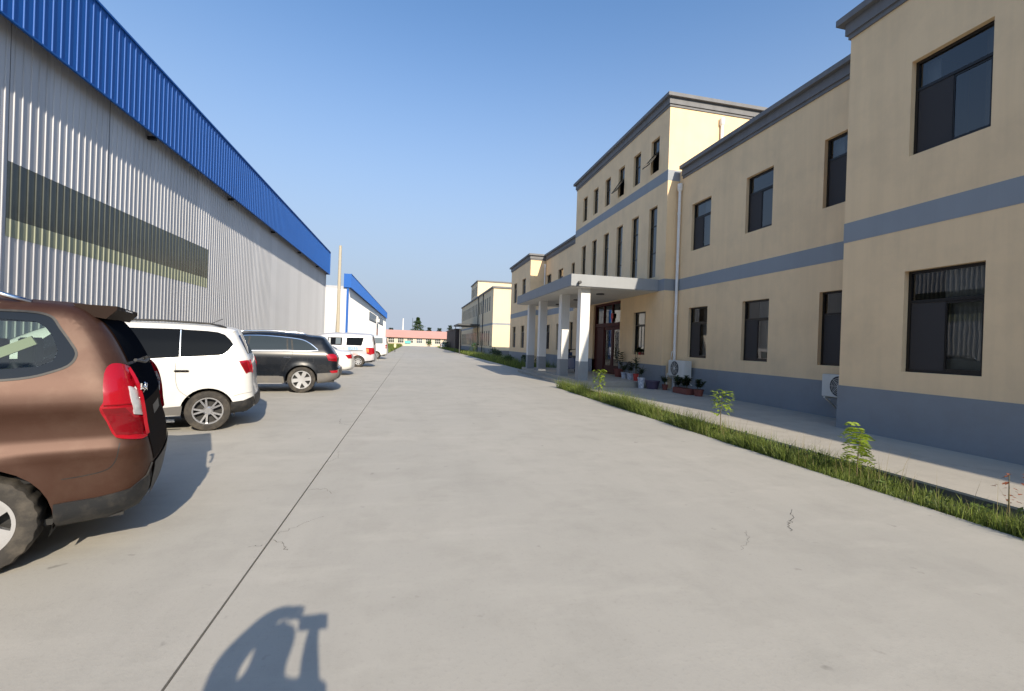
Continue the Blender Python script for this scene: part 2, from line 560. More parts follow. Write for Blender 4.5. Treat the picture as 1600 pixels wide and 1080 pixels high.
def window2(c, y0, y1, z0, z1, parent, tz, simple=False, style=0):
    """sliding window with a fixed light above; y1 is the far side"""
    x0, x1, t = c + .10, c + .16, .05
    ym = (y0 + y1) / 2
    f = MB()
    f.box(x0, x1, y0, y1, z0, z0 + t); f.box(x0, x1, y0, y1, z1 - t, z1)
    f.box(x0 + .001, x1, y0, y0 + t, z0 + t, z1 - t); f.box(x0 + .001, x1, y1 - t, y1, z0 + t, z1 - t)
    f.box(x0 - .006, x1, y0 + t, y1 - t, tz - t / 2, tz + t / 2)
    w = f.build('window', M['bronze'], parent)

    def pane(x, a, e, p, q):
        MB().quad((x, e, p), (x, a, p), (x, a, q), (x, e, q)).build('pane', M['glass'], w)
    pane(x0 + .03, y0 + t, y1 - t, tz + t / 2, z1 - t)
    for k, (a, e, x) in enumerate(((y0 + t, ym + .02, x0 + .012), (ym - .02, y1 - t, x0 + .036))):
        s = MB(); q = .038
        p0, p1 = z0 + t, tz - t / 2
        s.box(x, x + .022, a, a + q, p0, p1); s.box(x, x + .022, e - q, e, p0, p1)
        s.box(x + .001, x + .021, a + q, e - q, p0, p0 + q); s.box(x + .001, x + .021, a + q, e - q, p1 - q, p1)
        s.build('sash', M['bronze'], w)
        pane(x + .011, a + q, e - q, p0 + q, p1 - q)
        if k == 1 and style != 3:
            sc = MB(); sc.quad((x0 + .006, e - .01, p0), (x0 + .006, a + .02, p0), (x0 + .006, a + .02, p1), (x0 + .006, e - .01, p1))
            sc.build('fly_screen', M['fly'], w)
    if style == 1:
        curtain(c + .27, y0 + .02, ym + .1, z0, z1 - .02, M['curtain'], w)
    elif style == 2:
        curtain(c + .34, y0, y0 + .28, z0, z1, M['curtain2'], w); curtain(c + .34, y1 - .25, y1, z0, z1, M['curtain'], w)
    elif style == 3:
        curtain(c + .34, y0, y1, z0, z1, M['curtain'], w)
    return w


def window1(c, y0, y1, z0, z1, parent, bars, openlow=None):
    x0, x1, t = c + .10, c + .15, .04
    f = MB()
    f.box(x0, x1, y0, y1, z0, z0 + t); f.box(x0, x1, y0, y1, z1 - t, z1)
    f.box(x0 + .001, x1, y0, y0 + t, z0 + t, z1 - t); f.box(x0 + .001, x1, y1 - t, y1, z0 + t, z1 - t)
    for b in bars: f.box(x0 - .004, x1, y0 + t, y1 - t, b - t / 2, b + t / 2)
    w = f.build('window', M['bronze'], parent)
    zz = [z0] + list(bars) + [z1]
    for k, (p, q) in enumerate(zip(zz[:-1], zz[1:])):
        if k == 0 and openlow:
            h = q - p - .04
            s = MB()
            ca, sa = math.cos(openlow), math.sin(openlow)
            def P(y, d, o=0): return (x0 - d * sa - o * ca, y, q - .02 - d * ca + o * sa)
            for (a, e, d0, d1) in ((y0 + t, y0 + t + .035, 0, h), (y1 - t - .035, y1 - t, 0, h), (y0 + t, y1 - t, 0, .035), (y0 + t, y1 - t, h - .035, h)):
                v = [P(a, d0), P(e, d0), P(e, d1), P(a, d1), P(a, d0, .03), P(e, d0, .03), P(e, d1, .03), P(a, d1, .03)]
                s.add(v, [(0, 1, 2, 3), (7, 6, 5, 4), (0, 4, 5, 1), (1, 5, 6, 2), (2, 6, 7, 3), (3, 7, 4, 0)])
            so_ = s.build('sash', M['bronze'], w)
            MB().quad(P(y0 + t, 0, .015), P(y1 - t, 0, .015), P(y1 - t, h, .015), P(y0 + t, h, .015)).build('pane', M['glass'], w)
            continue
        MB().quad((x0 + .02, y1 - t, p), (x0 + .02, y0 + t, p), (x0 + .02, y0 + t, q), (x0 + .02, y1 - t, q)).build('pane', M['glass'], w)
    return w


Lz, Uz = (1.33, 3.13), (5.20, 6.90)
LT, UT = 2.58, 6.38
X1 = 18.5


def cornice(c, y0, y1, z, parent, ends=(True, True), x1=X1):
    for k, (p, za, zb) in enumerate(((.035, z - .46, z - .37), (.075, z - .37, z - .13), (.19, z - .13, z))):
        b = MB()
        a, e = y0 - (p if ends[0] else 0), y1 + (p if ends[1] else 0)
        b.box(c - p, c + .3, a, e, za, zb)
        if ends[0]: b.box(c + .3, x1, a, y0 + .3, za, zb)
        if ends[1]: b.box(c + .3, x1, y1 - .3, e, za, zb)
        b.build('cornice', M['cornice'], parent)


def block(c, y0, y1, zt, ops, parent, m, ends=(True, True)):
    wall_x(c, y0, y1, -.05, zt, ops, .17, 'front_wall', m, parent)
    b = MB()
    for y, on, s in ((y0, ends[0], 1), (y1, ends[1], -1)):
        if s == 1: b.quad((c, y, -.05), (X1, y, -.05), (X1, y, zt), (c, y, zt))
        else: b.quad((X1, y, -.05), (c, y, -.05), (c, y, zt), (X1, y, zt))
    b.quad((X1, y0, -.05), (X1, y1, -.05), (X1, y1, zt), (X1, y0, zt))
    b.build('end_wall', m, parent)
    MB().box(c + .01, X1, y0 + .01, y1 - .01, zt - .32, zt - .30).build('roof', M['roofing'], parent)
    MB().box(c + 3.2, c + 3.25, y0 + .02, y1 - .02, .2, zt - .4).build('room_partition', M['room'], parent)


def band(c, y0, y1, z0, z1, parent, m, p=.006, x1=None, ends=(1, 1)):
    x1 = x1 or X1
    MB().box(c - p, x1, y0 - p * ends[0], y1 + p * ends[1], z0, z1).build('painted_band', m, parent)


# the near block, the wing behind it (towards the camera), near wing, tower, far wing, far block
A_, B_, T_ = 8.6, 9.8, 9.3
nearw = [(5.25, 6.43), (2.10, 3.28)]
ops = [(a, e, *z) for a, e in nearw for z in (Lz, Uz)]
block(A_, .92, 7.63, 8.4, ops, OFF, M['cream'])
cornice(A_, .92, 7.63, 8.55, OFF)
band(A_, .92, 7.63, 3.89, 4.29, OFF, M['greypaint'])
band(A_, .92, 7.63, -.05, .97, OFF, M['plinthpaint'], .018, x1=A_ + .2)
for a, e in nearw:
    window2(A_, a, e, *Lz, OFF, LT, style=1)
    window2(A_, a, e, *Uz, OFF, UT, style=2)
# rear wing, behind the photographer's right shoulder
block(B_, -16, .915, 8.4, [], OFF, M['cream'])
cornice(B_, -16, .68, 8.53, OFF, (True, False))
band(B_, -16, .915, -.05, .97, OFF, M['plinthpaint'], .018, x1=B_ + .2, ends=(1, 0))
mid = [(8.20, 9.30), (10.92, 11.98), (13.65, 14.73)]
ops = [(a, e, *z) for a, e in mid for z in (Lz, Uz)]
block(B_, 7.635, 15.595, 8.4, ops, OFF, M['cream'])
cornice(B_, 7.86, 15.36, 8.53, OFF, (False, False))
band(B_, 7.64, 15.59, 3.84, 4.27, OFF, M['greypaint'], ends=(0, 0))
band(B_, 7.65, 15.58, -.05, .96, OFF, M['plinthpaint'], .018, x1=B_ + .2, ends=(0, 0))
for i, (a, e) in enumerate(mid):
    window2(B_, a, e, *Lz, OFF, LT, style=(1, 1, 0)[i])
    window2(B_, a, e, *Uz, OFF, UT, style=(2, 0, 1)[i])
far = [(41.2 - e, 41.2 - a) for a, e in mid]
ops = [(a, e, *z) for a, e in far for z in (Lz, Uz)]
block(B_, 25.605, 33.4, 8.4, ops, OFF, M['cream'])
cornice(B_, 25.84, 33.17, 8.53, OFF, (False, False))
band(B_, 25.61, 33.39, 3.84, 4.27, OFF, M['greypaint'], ends=(0, 0))
band(B_, 25.62, 33.38, -.05, .96, OFF, M['plinthpaint'], .018, x1=B_ + .2, ends=(0, 0))
for a, e in far:
    window2(B_, a, e, *Lz, OFF, LT); window2(B_, a, e, *Uz, OFF, UT)
farb = [(34.8, 35.98), (37.9, 39.1)]
ops = [(a, e, *z) for a, e in farb for z in (Lz, Uz)]
block(A_, 33.405, 40.2, 8.4, ops, OFF, M['cream'])
cornice(A_, 33.405, 40.2, 8.55, OFF)
band(A_, 33.405, 40.2, 3.89, 4.29, OFF, M['greypaint'])
band(A_, 33.405, 40.2, -.05, .97, OFF, M['plinthpaint'], .018, x1=A_ + .2)
for a, e in farb:
    window2(A_, a, e, *Lz, OFF, LT); window2(A_, a, e, *Uz, OFF, UT)
# tower
tw = [16.62 + 1.515 * i for i in range(6)]
DY0, DY1, DZ = 19.27, 22.44, 3.80
ops = [(y - .32, y + .32, 8.70, 10.06) for y in tw] + [(y - .32, y + .32, 4.45, 7.30) for y in tw]
ops += [(16.95, 17.98, *Lz), (23.6, 24.6, *Lz), (DY0, DY1, .30, DZ)]
block(T_, 15.6, 25.6, 11.15, ops, OFF, M['cream'])
cornice(T_, 15.6, 25.6, 11.32, OFF)
band(T_, 15.6, 25.6, 8.05, 8.46, OFF, M['greypaint'])
band(T_, 15.6, 25.6, 3.85, 4.29, OFF, M['greypaint'], x1=12)
band(T_, 15.6, DY0, -.05, .97, OFF, M['plinthpaint'], .018, x1=T_ + .17, ends=(1, 0))
band(T_, DY1, 25.6, -.05, .97, OFF, M['plinthpaint'], .018, x1=T_ + .17, ends=(0, 1))
for i, y in enumerate(tw):
    window1(T_, y - .32, y + .32, 8.70, 10.06, OFF, [9.52], openlow=R(38) if i == 0 else (R(34) if i == 2 else None))
    window1(T_, y - .32, y + .32, 4.45, 7.30, OFF, [5.45, 6.55])
window2(T_, 16.95, 17.98, *Lz, OFF, LT, style=3)
window2(T_, 23.6, 24.6, *Lz, OFF, LT)
# canopy
cn = MB(); cn.box(5.7, 9.29, 16.0, 24.95, 3.86, 4.30)
can = cn.build('canopy', mat('canopy_paint', (.28, .295, .31), .75, var=.06, vs=1.5, streak=.12), OFF)
MB().box(5.76, 9.28, 16.06, 24.89, 3.83, 3.86).build('soffit', M['soffit'], can)
for yy in (17.7, 20.45, 23.2):
    b = MB(); b.lathe([(0, 3.79), (.16, 3.79), (.17, 3.80), (.17, 3.83)], (7.6, yy, 0), 20); b.build('ceiling_light', M['acdark'], can)
for yc in (16.55, 18.85, 22.2, 24.45):
    b = MB(); b.box(6.25, 6.62, yc - .185, yc + .185, 1.02, 3.83)
    cc = b.build('column', M['white'], OFF)
    MB().box(6.243, 6.627, yc - .192, yc + .192, .30, 1.02).build('column_base', M['plinthpaint'], cc)
# entrance door
x = T_ + .1
dr = MB()
dr.box(x, x + .12, DY0, DY0 + .12, .30, DZ); dr.box(x, x + .12, DY1 - .12, DY1, .30, DZ)
dr.box(x, x + .12, DY0 + .12, DY1 - .12, DZ - .12, DZ); dr.box(x - .01, x + .12, DY0 + .12, DY1 - .12, 2.62, 2.80)
dr.box(x - .004, x + .12, 21.28, 21.40, .30, 2.62)
door = dr.build('door', M['wood'], OFF)
for (a, e) in ((DY0 + .12, 20.33), (20.34, 21.28), (21.40, DY1 - .12)):
    lf = MB(); q = .13
    lf.box(x + .03, x + .08, a, a + q, .31, 2.61); lf.box(x + .03, x + .08, e - q, e, .31, 2.61)
    lf.box(x + .031, x + .079, a + q, e - q, .31, .72); lf.box(x + .031, x + .079, a + q, e - q, 2.45, 2.61)
    solid = a > 21.3
    if solid: lf.box(x + .04, x + .07, a + q, e - q, .72, 2.45)
    L = lf.build('door_leaf', M['wood'], door)
    if solid: continue
    MB().quad((x + .06, e - q, .72), (x + .06, a + q, .72), (x + .06, a + q, 2.45), (x + .06, e - q, 2.45)).build('door_glass', M['glass'], door)
    ir = MB()
    w_ = e - a - 2 * q
    for k in range(1, 4):
        yk = a + q + w_ * k / 4
        ir.tube([(x + .045, yk, .72), (x + .045, yk, 2.45)], .009, 6)
    for zc in (1.05, 1.45, 1.85, 2.2):
        for sgn in (-1, 1):
            pts = [(x + .045, a + q + w_ / 2 + sgn * (.05 + .12 * math.sin(t * math.pi / 8)), zc - .18 + .36 * t / 8) for t in range(9)]
            ir.tube(pts, .008, 6)
    ir.build('door_scrollwork', M['iron'], door)
for k in range(3):
    a, e = DY0 + .12 + k * (DY1 - DY0 - .24) / 3 + .03, DY0 + .12 + (k + 1) * (DY1 - DY0 - .24) / 3 - .03
    MB().quad((x + .06, e, 2.80), (x + .06, a, 2.80), (x + .06, a, DZ - .12), (x + .06, e, DZ - .12)).build('transom_glass', M['glass'], door)
    if k: MB().box(x, x + .1, a - .06, a, 2.80, DZ - .12).build('transom_bar', M['wood'], door)
b = MB(); b.box(x - .02, x - .015, 20.2, 20.45, 3.0, 3.25); b.box(x - .02, x - .015, 20.28, 20.37, 2.85, 2.99); b.build('door_decoration', M['redpaper'], door)
b = MB()
for yy in (20.25, 20.43): b.tube([(x - .0, yy, 1.2), (x - .05, yy, 1.22), (x - .05, yy, 1.6), (x - .0, yy, 1.62)], .014, 6)
b.build('door_handle', M['chrome'], door)


def drain(xa, ya, z0, z1, r=.055, normal='x', hopper=True):
    b = MB()
    b.tube([(xa, ya, z0), (xa, ya, z1)], r, 12)
    z = z0 + .9
    while z < z1 - .3:
        b.lathe([(r, z), (r + .012, z), (r + .012, z + .09), (r, z + .09)], (xa, ya, 0), 12); z += 1.9
    if hopper: b.lathe([(r, z1 - .02), (.095, z1 + .03), (.10, z1 + .26), (.085, z1 + .26), (.05, z1 + .1)], (xa, ya, 0), 14)
    return b.build('drainpipe', M['pvc'], OFF, smooth=True, angle=40)


drain(B_ - .085, 15.42, .12, 7.62)
drain(11.5, 15.6 - .085, 8.0, 10.4)
drain(B_ - .085, 33.30, .1, 7.55)
b = MB(); b.tube([(5.98, 16.0, 3.99), (5.98, 15.90, 3.99)], .035, 10); b.lathe([(.0, 15.78), (.06, 15.79), (.062, 15.9), (.03, 15.92)], (5.98, 0, 3.97), 12, 'y')
cc = thing('security_camera', (5.98, 15.9, 3.97), 'small dark security camera on the sunlit face of the entrance canopy', 'camera')
b.build('camera_body', M['acdark'], cc, smooth=True, angle=40)


# ------------------------------------------------------------------ warehouses
def ribbed(width, n, h, depth, side=1, face=.020, flank=.007):
    """one corrugated sheet: runs along +y, faces +x*side"""
    pitch = width / n
    prof = [(0, 0)]
    for i in range(n):
        c = i * pitch + pitch * .5
        prof += [(c - face / 2 - flank, 0), (c - face / 2, depth), (c + face / 2, depth), (c + face / 2 + flank, 0)]
    prof += [(width, 0)]
    vs = []
    for y, d in prof:
        vs += [(d * side, y, 0), (d * side, y, h)]
    fs = [(2 * i, 2 * i + 2, 2 * i + 3, 2 * i + 1) if side > 0 else (2 * i + 1, 2 * i + 3, 2 * i + 2, 2 * i) for i in range(len(prof) - 1)]
    return vs, fs


def sheet_mesh(name, width, n, h, depth, m, **kw):
    vs, fs = ribbed(width, n, h, depth, **kw)
    me = bpy.data.meshes.new(name); me.from_pydata(vs, [], fs); me.materials.append(m)
    return me


WX = -8.0
WH = thing('warehouse', (WX, 19, 0), 'long pale ribbed metal warehouse with deep blue eave beside the parked cars', 'warehouse')
pw, SY0, SY1 = 1.005, -6.12, 44.1
nsh = int(round((SY1 - SY0) / pw))
seg = {}
def getm(kind, h, m):
    k = (kind, round(h, 3))
    if k not in seg: seg[k] = sheet_mesh('cladding_sheet', pw - .0015, 5, h, .018, m)
    return seg[k]
for i in range(nsh):
    y = SY0 + i * pw
    if abs(y - (SY0 + 20 * pw)) < .01: y += .004
    if 10.9 < y + .5 < 20.1:
        inst('cladding_sheet', getm('low', 3.44, M['clad']), (WX, y, 0), WH)
        inst('fibreglass_sheet', getm('g', .36, M['cladgreen']), (WX + .006, y, 3.40), WH)
        inst('fibreglass_sheet', getm('w', 1.18, M['skylight']), (WX + .004, y, 3.75), WH)
        inst('cladding_sheet', getm('up', 3.2, M['clad']), (WX + .008, y, 4.90), WH)
    else:
        inst('cladding_sheet', getm('full', 8.1, M['clad']), (WX, y, 0), WH)
for yy in (13.95,):
    MB().box(WX + .0, WX + .012, yy - .006, yy + .006, 4.95, 8.0).build('sheet_joint', M['darkgap'], WH)
FX, FZ0, FZ1 = -7.70, 7.46, 9.49
fm = sheet_mesh('fascia_sheet', .9585, 4, FZ1 - FZ0, .018, M['blue'])
nf = int((44.75 - SY0) / .96)
for i in range(nf):
    inst('fascia_sheet', fm, (FX, SY0 + .5 + i * .96, FZ0), WH)
FE = SY0 + .5 + nf * .96
b = MB(); b.box(FX - .6, FX - .004, SY0 + .5, FE, FZ1 - .08, FZ1 - .04); b.build('eave_cap', M['blue'], WH)
b = MB(); b.box(FX - .5, FX + .04, FE, FE + .05, FZ0 - .03, FZ1 + .03); b.box(FX - .06, FX + .045, SY0 + .5, FE - .003, FZ1 - .02, FZ1 + .03)
b.box(FX - .02, FX + .04, SY0 + .5, FE - .003, FZ0 - .035, FZ0 - .002); b.build('fascia_trim', M['blue'], WH)
k = 0
for yy in range(-4, 44, 6):
    MB().box(WX + .035, FX - .05, yy + 1.6, yy + 1.68, FZ0 - .10, FZ0 - .002).build('eave_bracket', M['darkgap'], WH)
b = MB(); b.add([(WX - .05, 44.1, 0), (-40, 44.1, 0), (-40, 44.1, 9.4), (-24, 44.1, 11.5), (WX - .05, 44.1, 9.3), (WX - .05, SY0, 0), (WX - .05, SY0, 9.3), (-24, SY0, 11.5), (-40, SY0, 9.4), (-40, SY0, 0)],
           [(0, 1, 2, 3, 4), (5, 6, 7, 8, 9), (3, 7, 6, 4), (2, 8, 7, 3), (1, 9, 8, 2)])
b.build('gable_and_roof', M['clad'], WH)
b = MB(); b.box(WX - .03, WX + .04, 44.1, 44.16, 0, 8.0); b.build('corner_trim', M['clad'], WH)

W2 = thing('warehouse', (WX, 59, 0), 'second white metal warehouse further down with bright blue eave and blue corner strip', 'warehouse')
me = sheet_mesh('cladding_sheet', .999, 4, 8.2, .022, M['whiteclad'])
for i in range(79): inst('cladding_sheet', me, (WX, 59.2 + i, 0), W2)
fm2 = sheet_mesh('fascia_sheet', 1.998, 8, 1.65, .03, M['blue'])
for i in range(40): inst('fascia_sheet', fm2, (FX, 58.9 + 2 * i, 7.95), W2)
b = MB(); b.box(FX - .85, FX + .035, 58.84, 58.895, 7.93, 9.62); b.box(FX - .4, FX - .002, 58.9, 138.9, 7.95, 7.98)
b.box(FX - .05, FX + .04, 58.9, 138.9, 9.6, 9.64); b.build('fascia_trim', M['blue'], W2)
b = MB(); b.box(WX - .22, WX + .045, 59.0, 59.18, 0, 8.0); b.build('corner_trim', M['blue'], W2)
vs, fs = ribbed(20, 100, 1, .03)
gab = MB()
gab.add([(WX - .22 - v[1], 59.1 - v[0], 7.72 + .02 * v[1] if v[2] else 0) for v in vs], fs)
gab.build('gable_wall', M['whiteclad'], W2)
b = MB(); b.box(-28.2, WX - .22, 59.12, 138, 7.6, 8.1); b.build('roof', M['clad'], W2)
for ya, yb, za, zb in ((86.6, 103, 5.35, 6.65), (108.5, 126, 5.55, 6.9)):
    w = MB(); w.box(WX + .032, WX + .05, ya, yb, za, zb); ww = w.build('window', M['skylight'], W2)
    t_ = MB(); t_.box(WX + .05, WX + .06, ya, yb, za - .1, za); t_.box(WX + .05, WX + .06, ya, yb, zb, zb + .1); t_.build('window_frame', M['bronze'], ww)
b = MB(); b.box(WX + .033, WX + .06, 104.3, 108.6, 0, 5.2); b.build('door', M['skylight'], W2)
b = MB(); b.box(WX + .033, WX + .5, 105.5, 106.5, 5.6, 6.3); b.build('door_lamp', M['white'], W2)

# ------------------------------------------------------------------ second office, porch, shed, far row
OF2 = thing('office_building', (9.2, 53, 0), 'smaller pale cream office building further along with a sunlit blank end wall', 'office building')
C2 = 9.2
ys = [55.1 + 1.72 * i for i in range(19)]
ops = [(y, y + .85, *z) for y in ys for z in ((1.25, 3.2), (5.65, 7.45)) if y + .85 < 88]
wall_x(C2, 53, 88.6, -.05, 8.3, ops, .06, 'front_wall', M['beige2'], OF2)
b = MB(); b.quad((C2, 53, -.05), (X1, 53, -.05), (X1, 53, 8.3), (C2, 53, 8.3)); b.quad((X1, 88.6, -.05), (C2, 88.6, -.05), (C2, 88.6, 8.3), (X1, 88.6, 8.3))
b.quad((X1, 53, 0), (X1, 88.6, 0), (X1, 88.6, 8.3), (X1, 53, 8.3)); b.build('end_wall', M['beige2'], OF2)
MB().box(C2 - .15, X1, 52.85, 88.75, 8.25, 8.45).build('cornice', M['cornice'], OF2)
MB().box(C2 - .01, X1, 52.99, 88.61, 3.85, 4.1).build('painted_band', M['greypaint'], OF2)
MB().box(C2 - .02, C2 + .12, 52.98, 88.62, -.05, 1.0).build('plinth', M['plinthpaint'], OF2)
MB().box(C2 + .12, X1, 52.98, 52.999, -.05, .8).build('plinth', M['cornice'], OF2)
MB().box(C2 + 2.5, C2 + 2.55, 53.1, 88.5, .0, 8.2).build('room_partition', M['room'], OF2)
MB().box(C2 + .02, X1, 53.02, 88.58, 8.0, 8.05).build('roof', M['roofing'], OF2)
wall_x(C2, 67, 74.5, 8.45, 10.85, [(y, y + .8, 8.9, 10.2) for y in (68, 69.6, 71.2, 72.8)], .06, 'tower_front_wall', M['beige2'], OF2)
b = MB(); b.quad((C2, 67, 8.45), (X1, 67, 8.45), (X1, 67, 10.85), (C2, 67, 10.85)); b.quad((X1, 74.5, 8.45), (C2, 74.5, 8.45), (C2, 74.5, 10.85), (X1, 74.5, 10.85))
b.build('tower_end_wall', M['beige2'], OF2)
MB().box(C2 - .12, X1, 66.88, 74.62, 10.82, 11.0).build('cornice', M['cornice'], OF2)
for (a, e, p, q) in ops + [(y, y + .8, 8.9, 10.2) for y in (68, 69.6, 71.2, 72.8)]:
    f = MB(); t = .05; xx = C2 + .015
    f.box(xx, xx + .05, a, e, p, p + t); f.box(xx, xx + .05, a, e, q - t, q); f.box(xx + .001, xx + .05, a, a + t, p + t, q - t); f.box(xx + .001, xx + .05, e - t, e, p + t, q - t)
    f.box(xx - .003, xx + .05, a + t, e - t, p + (q - p) * .66, p + (q - p) * .66 + t)
    w = f.build('window', M['bronze'], OF2)
    MB().quad((xx + .02, e - t, p + t), (xx + .02, a + t, p + t), (xx + .02, a + t, q - t), (xx + .02, e - t, q - t)).build('pane', M['glassfar'], w)
for yy in (60.6, 65.2):
    b = MB(); b.tube([(C2 - .08, yy, .1), (C2 - .08, yy, 8.2)], .06, 8); b.build('drainpipe', M['acdark'], OF2)
PC = thing('porch', (8, 67, 0), 'dark flat porch roof on posts sticking out from the far cream office', 'porch')
MB().box(6.15, 9.17, 63.5, 71, 4.05, 4.28).build('porch_roof', M['porch'], PC)
for yy in (63.8, 70.7):
    MB().box(6.4, 6.5, yy, yy + .1, 0, 4.05).build('post', M['porch'], PC)
SHD = thing('shed', (8.4, 100, 0), 'low dark brown boarded shed past the far cream office', 'shed')
for i in range(48):
    MB().box(8.2, 8.24, 89.2 + i * .5, 89.68 + i * .5, 0, 4.2).build('board', M['slat'], SHD)
MB().box(8.24, 14, 89.2, 113.2, 0, 4.15).build('shed_core', M['slat'], SHD)
MB().box(8.0, 14.2, 89, 113.4, 4.2, 4.32).build('shed_roof', M['porch'], SHD)

RB = thing('low_building', (2, 150, 0), 'long low building with a faded red roof closing the end of the road', 'building')
b = MB(); b.box(-24, 16, 150, 158, -.1, 2.75); b.build('wall', M['pinkwall'], RB)
b = MB(); b.add([(-24.5, 149.3, 2.8), (16.5, 149.3, 2.8), (16.5, 154, 5.1), (-24.5, 154, 5.1), (-24.5, 158.7, 2.8), (16.5, 158.7, 2.8)], [(0, 1, 2, 3), (3, 2, 5, 4)])
b.add([(-24.5, 149.3, 2.6), (16.5, 149.3, 2.6), (16.5, 149.3, 2.8), (-24.5, 149.3, 2.8)], [(0, 1, 2, 3)]); b.build('roof', M['redroof'], RB)
for i in range(13):
    xx = -22.5 + i * 2.95
    w = MB(); w.box(xx, xx + 1.9, 149.95, 149.99, .95, 2.35); wo_ = w.build('window', M['carglasslight'] if i == 8 else M['skylight'], RB)
    f = MB()
    for k in range(4): f.box(xx + k * .62, xx + k * .62 + .06, 149.9, 149.95, .95, 2.35)
    f.box(xx, xx + 1.92, 149.89, 149.94, 1.75, 1.83); f.box(xx - .05, xx + 1.97, 149.9, 149.95, .85, .95); f.build('window_frame', M['white'], wo_)
bn = MB(); bn.box(-2.55, -.7, 149.7, 149.74, .75, 1.6); tag(bn.build('banner', M['teal']), 'teal and blue banner hung below a window of the red roofed building', 'banner')

# poles
b = MB(); b.tube([(-7.25, 47, -.1), (-7.25, 47, 10.7)], [.19, .13], 14)
tag(b.build('utility_pole', M['poleconc'], smooth=True, angle=40), 'tall bare concrete pole standing in the gap between the two warehouses', 'pole')
b = MB(); b.tube([(-3.6, 165, 0), (-3.6, 165, 9.5)], [.28, .2], 10)
tag(b.build('mast', M['white'], smooth=True, angle=40), 'thin white mast rising behind the red roof', 'mast')
b = MB(); b.tube([(-.31, 168, 0), (-.31, 168, 10.0)], .07, 8)
tag(b.build('pole', M['acdark'], smooth=True, angle=40), 'thin dark pole just left of the pointed tree behind the red roof', 'pole')
gl = thing('garden_lamp', (-2.35, 63.5, 0), 'short garden lamp with pale yellow head at the edge of the left grass', 'lamp')
MB().tube([(-2.35, 63.5, -.05), (-2.35, 63.5, .62)], .05, 8).build('post', M['acdark'], gl)
MB().box(-2.49, -2.21, 63.36, 63.64, .62, 1.12).build('lamp_head', M['yellow'], gl, bevel=.02)


# ------------------------------------------------------------------ cars
def pip(P, poly):
    x, y = P[:, 0], P[:, 1]
    inside = np.zeros(len(P), bool)
    n = len(poly)
    for i in range(n):
        x0, y0 = poly[i]; x1, y1 = poly[(i + 1) % n]
        if y0 == y1: continue
        c = ((y0 > y) != (y1 > y)) & (x < (x1 - x0) * (y - y0) / (y1 - y0) + x0)
        inside ^= c
    return inside


def pdist(P, line, closed=False):
    L = np.asarray(line, float)
    A = L if closed else L[:-1]
    B = np.roll(L, -1, 0) if closed else L[1:]
    best = np.full(len(P), 1e9); idx = np.zeros(len(P), int); tt = np.zeros(len(P))
    for k in range(len(A)):
        d = B[k] - A[k]; l2 = d @ d + 1e-12
        t = np.clip(((P - A[k]) @ d) / l2, 0, 1)
        q = A[k] + t[:, None] * d
        dd = np.hypot(*(P - q).T)
        m = dd < best
        best[m] = dd[m]; idx[m] = k; tt[m] = t[m]
    return best, idx, tt


def crom(pts, n=6, closed=False):
    P = np.asarray(pts, float); out = []
    m = len(P)
    rng = range(m if closed else m - 1)
    for i in rng:
        g = (lambda k: P[k % m]) if closed else (lambda k: P[min(max(k, 0), m - 1)])
        p0, p1, p2, p3 = g(i - 1), g(i), g(i + 1), g(i + 2)
        for j in range(n):
            t = j / n
            t1 = np.linalg.norm(p1[:2] - p0[:2]) ** .5 + 1e-6; t2 = np.linalg.norm(p2[:2] - p1[:2]) ** .5 + 1e-6; t3 = np.linalg.norm(p3[:2] - p2[:2]) ** .5 + 1e-6
            if t1 < 1e-4: t1 = t2
            if t3 < 1e-4: t3 = t2
            m1 = (p2 - p1) + t2 * ((p1 - p0) / t1 - (p2 - p0) / (t1 + t2)); m2 = (p2 - p1) + t2 * ((p3 - p2) / t3 - (p3 - p1) / (t2 + t3))
            out.append((2 * t**3 - 3 * t**2 + 1) * p1 + (t**3 - 2 * t**2 + t) * m1 + (-2 * t**3 + 3 * t**2) * p2 + (t**3 - t**2) * m2)
    if not closed: out.append(P[-1])
    return np.array(out)


def fill(poly, holes=(), step=.06, extra=None):
    """triangulate a 2-D region with interior points"""
    poly = np.asarray(poly, float)
    V = [tuple(p) for p in poly]; E = [(i, (i + 1) % len(poly)) for i in range(len(poly))]
    for h in holes:
        b = len(V); V += [tuple(p) for p in h]; E += [(b + i, b + (i + 1) % len(h)) for i in range(len(h))]
    x0, y0 = poly.min(0); x1, y1 = poly.max(0)
    gx = np.arange(x0, x1, step); gy = np.arange(y0, y1, step * .87)
    G = np.array([(a + (step / 2 if j % 2 else 0), c) for j, c in enumerate(gy) for a in gx]) if len(gx) and len(gy) else np.zeros((0, 2))
    if extra is not None and len(extra): G = np.vstack([G, extra]) if len(G) else extra
    if len(G):
        ok = pip(G, poly)
        d, _, _ = pdist(G, poly, True); ok &= d > step * .12
        for h in holes:
            ok &= ~pip(G, h)
            d, _, _ = pdist(G, h, True); ok &= d > step * .3
        V += [tuple(p) for p in G[ok]]
    vs, es, fs, *_ = delaunay_2d_cdt([Vector(p) for p in V], E, [], 0, 1e-5)
    P = np.array([tuple(v) for v in vs])
    F = [f for f in fs if len(f) == 3]
    C = np.array([P[list(f)].mean(0) for f in F])
    ok = pip(C, poly)
    for h in holes: ok &= ~pip(C, np.asarray(h))
    return P, [tuple(f) for f, k in zip(F, ok) if k]


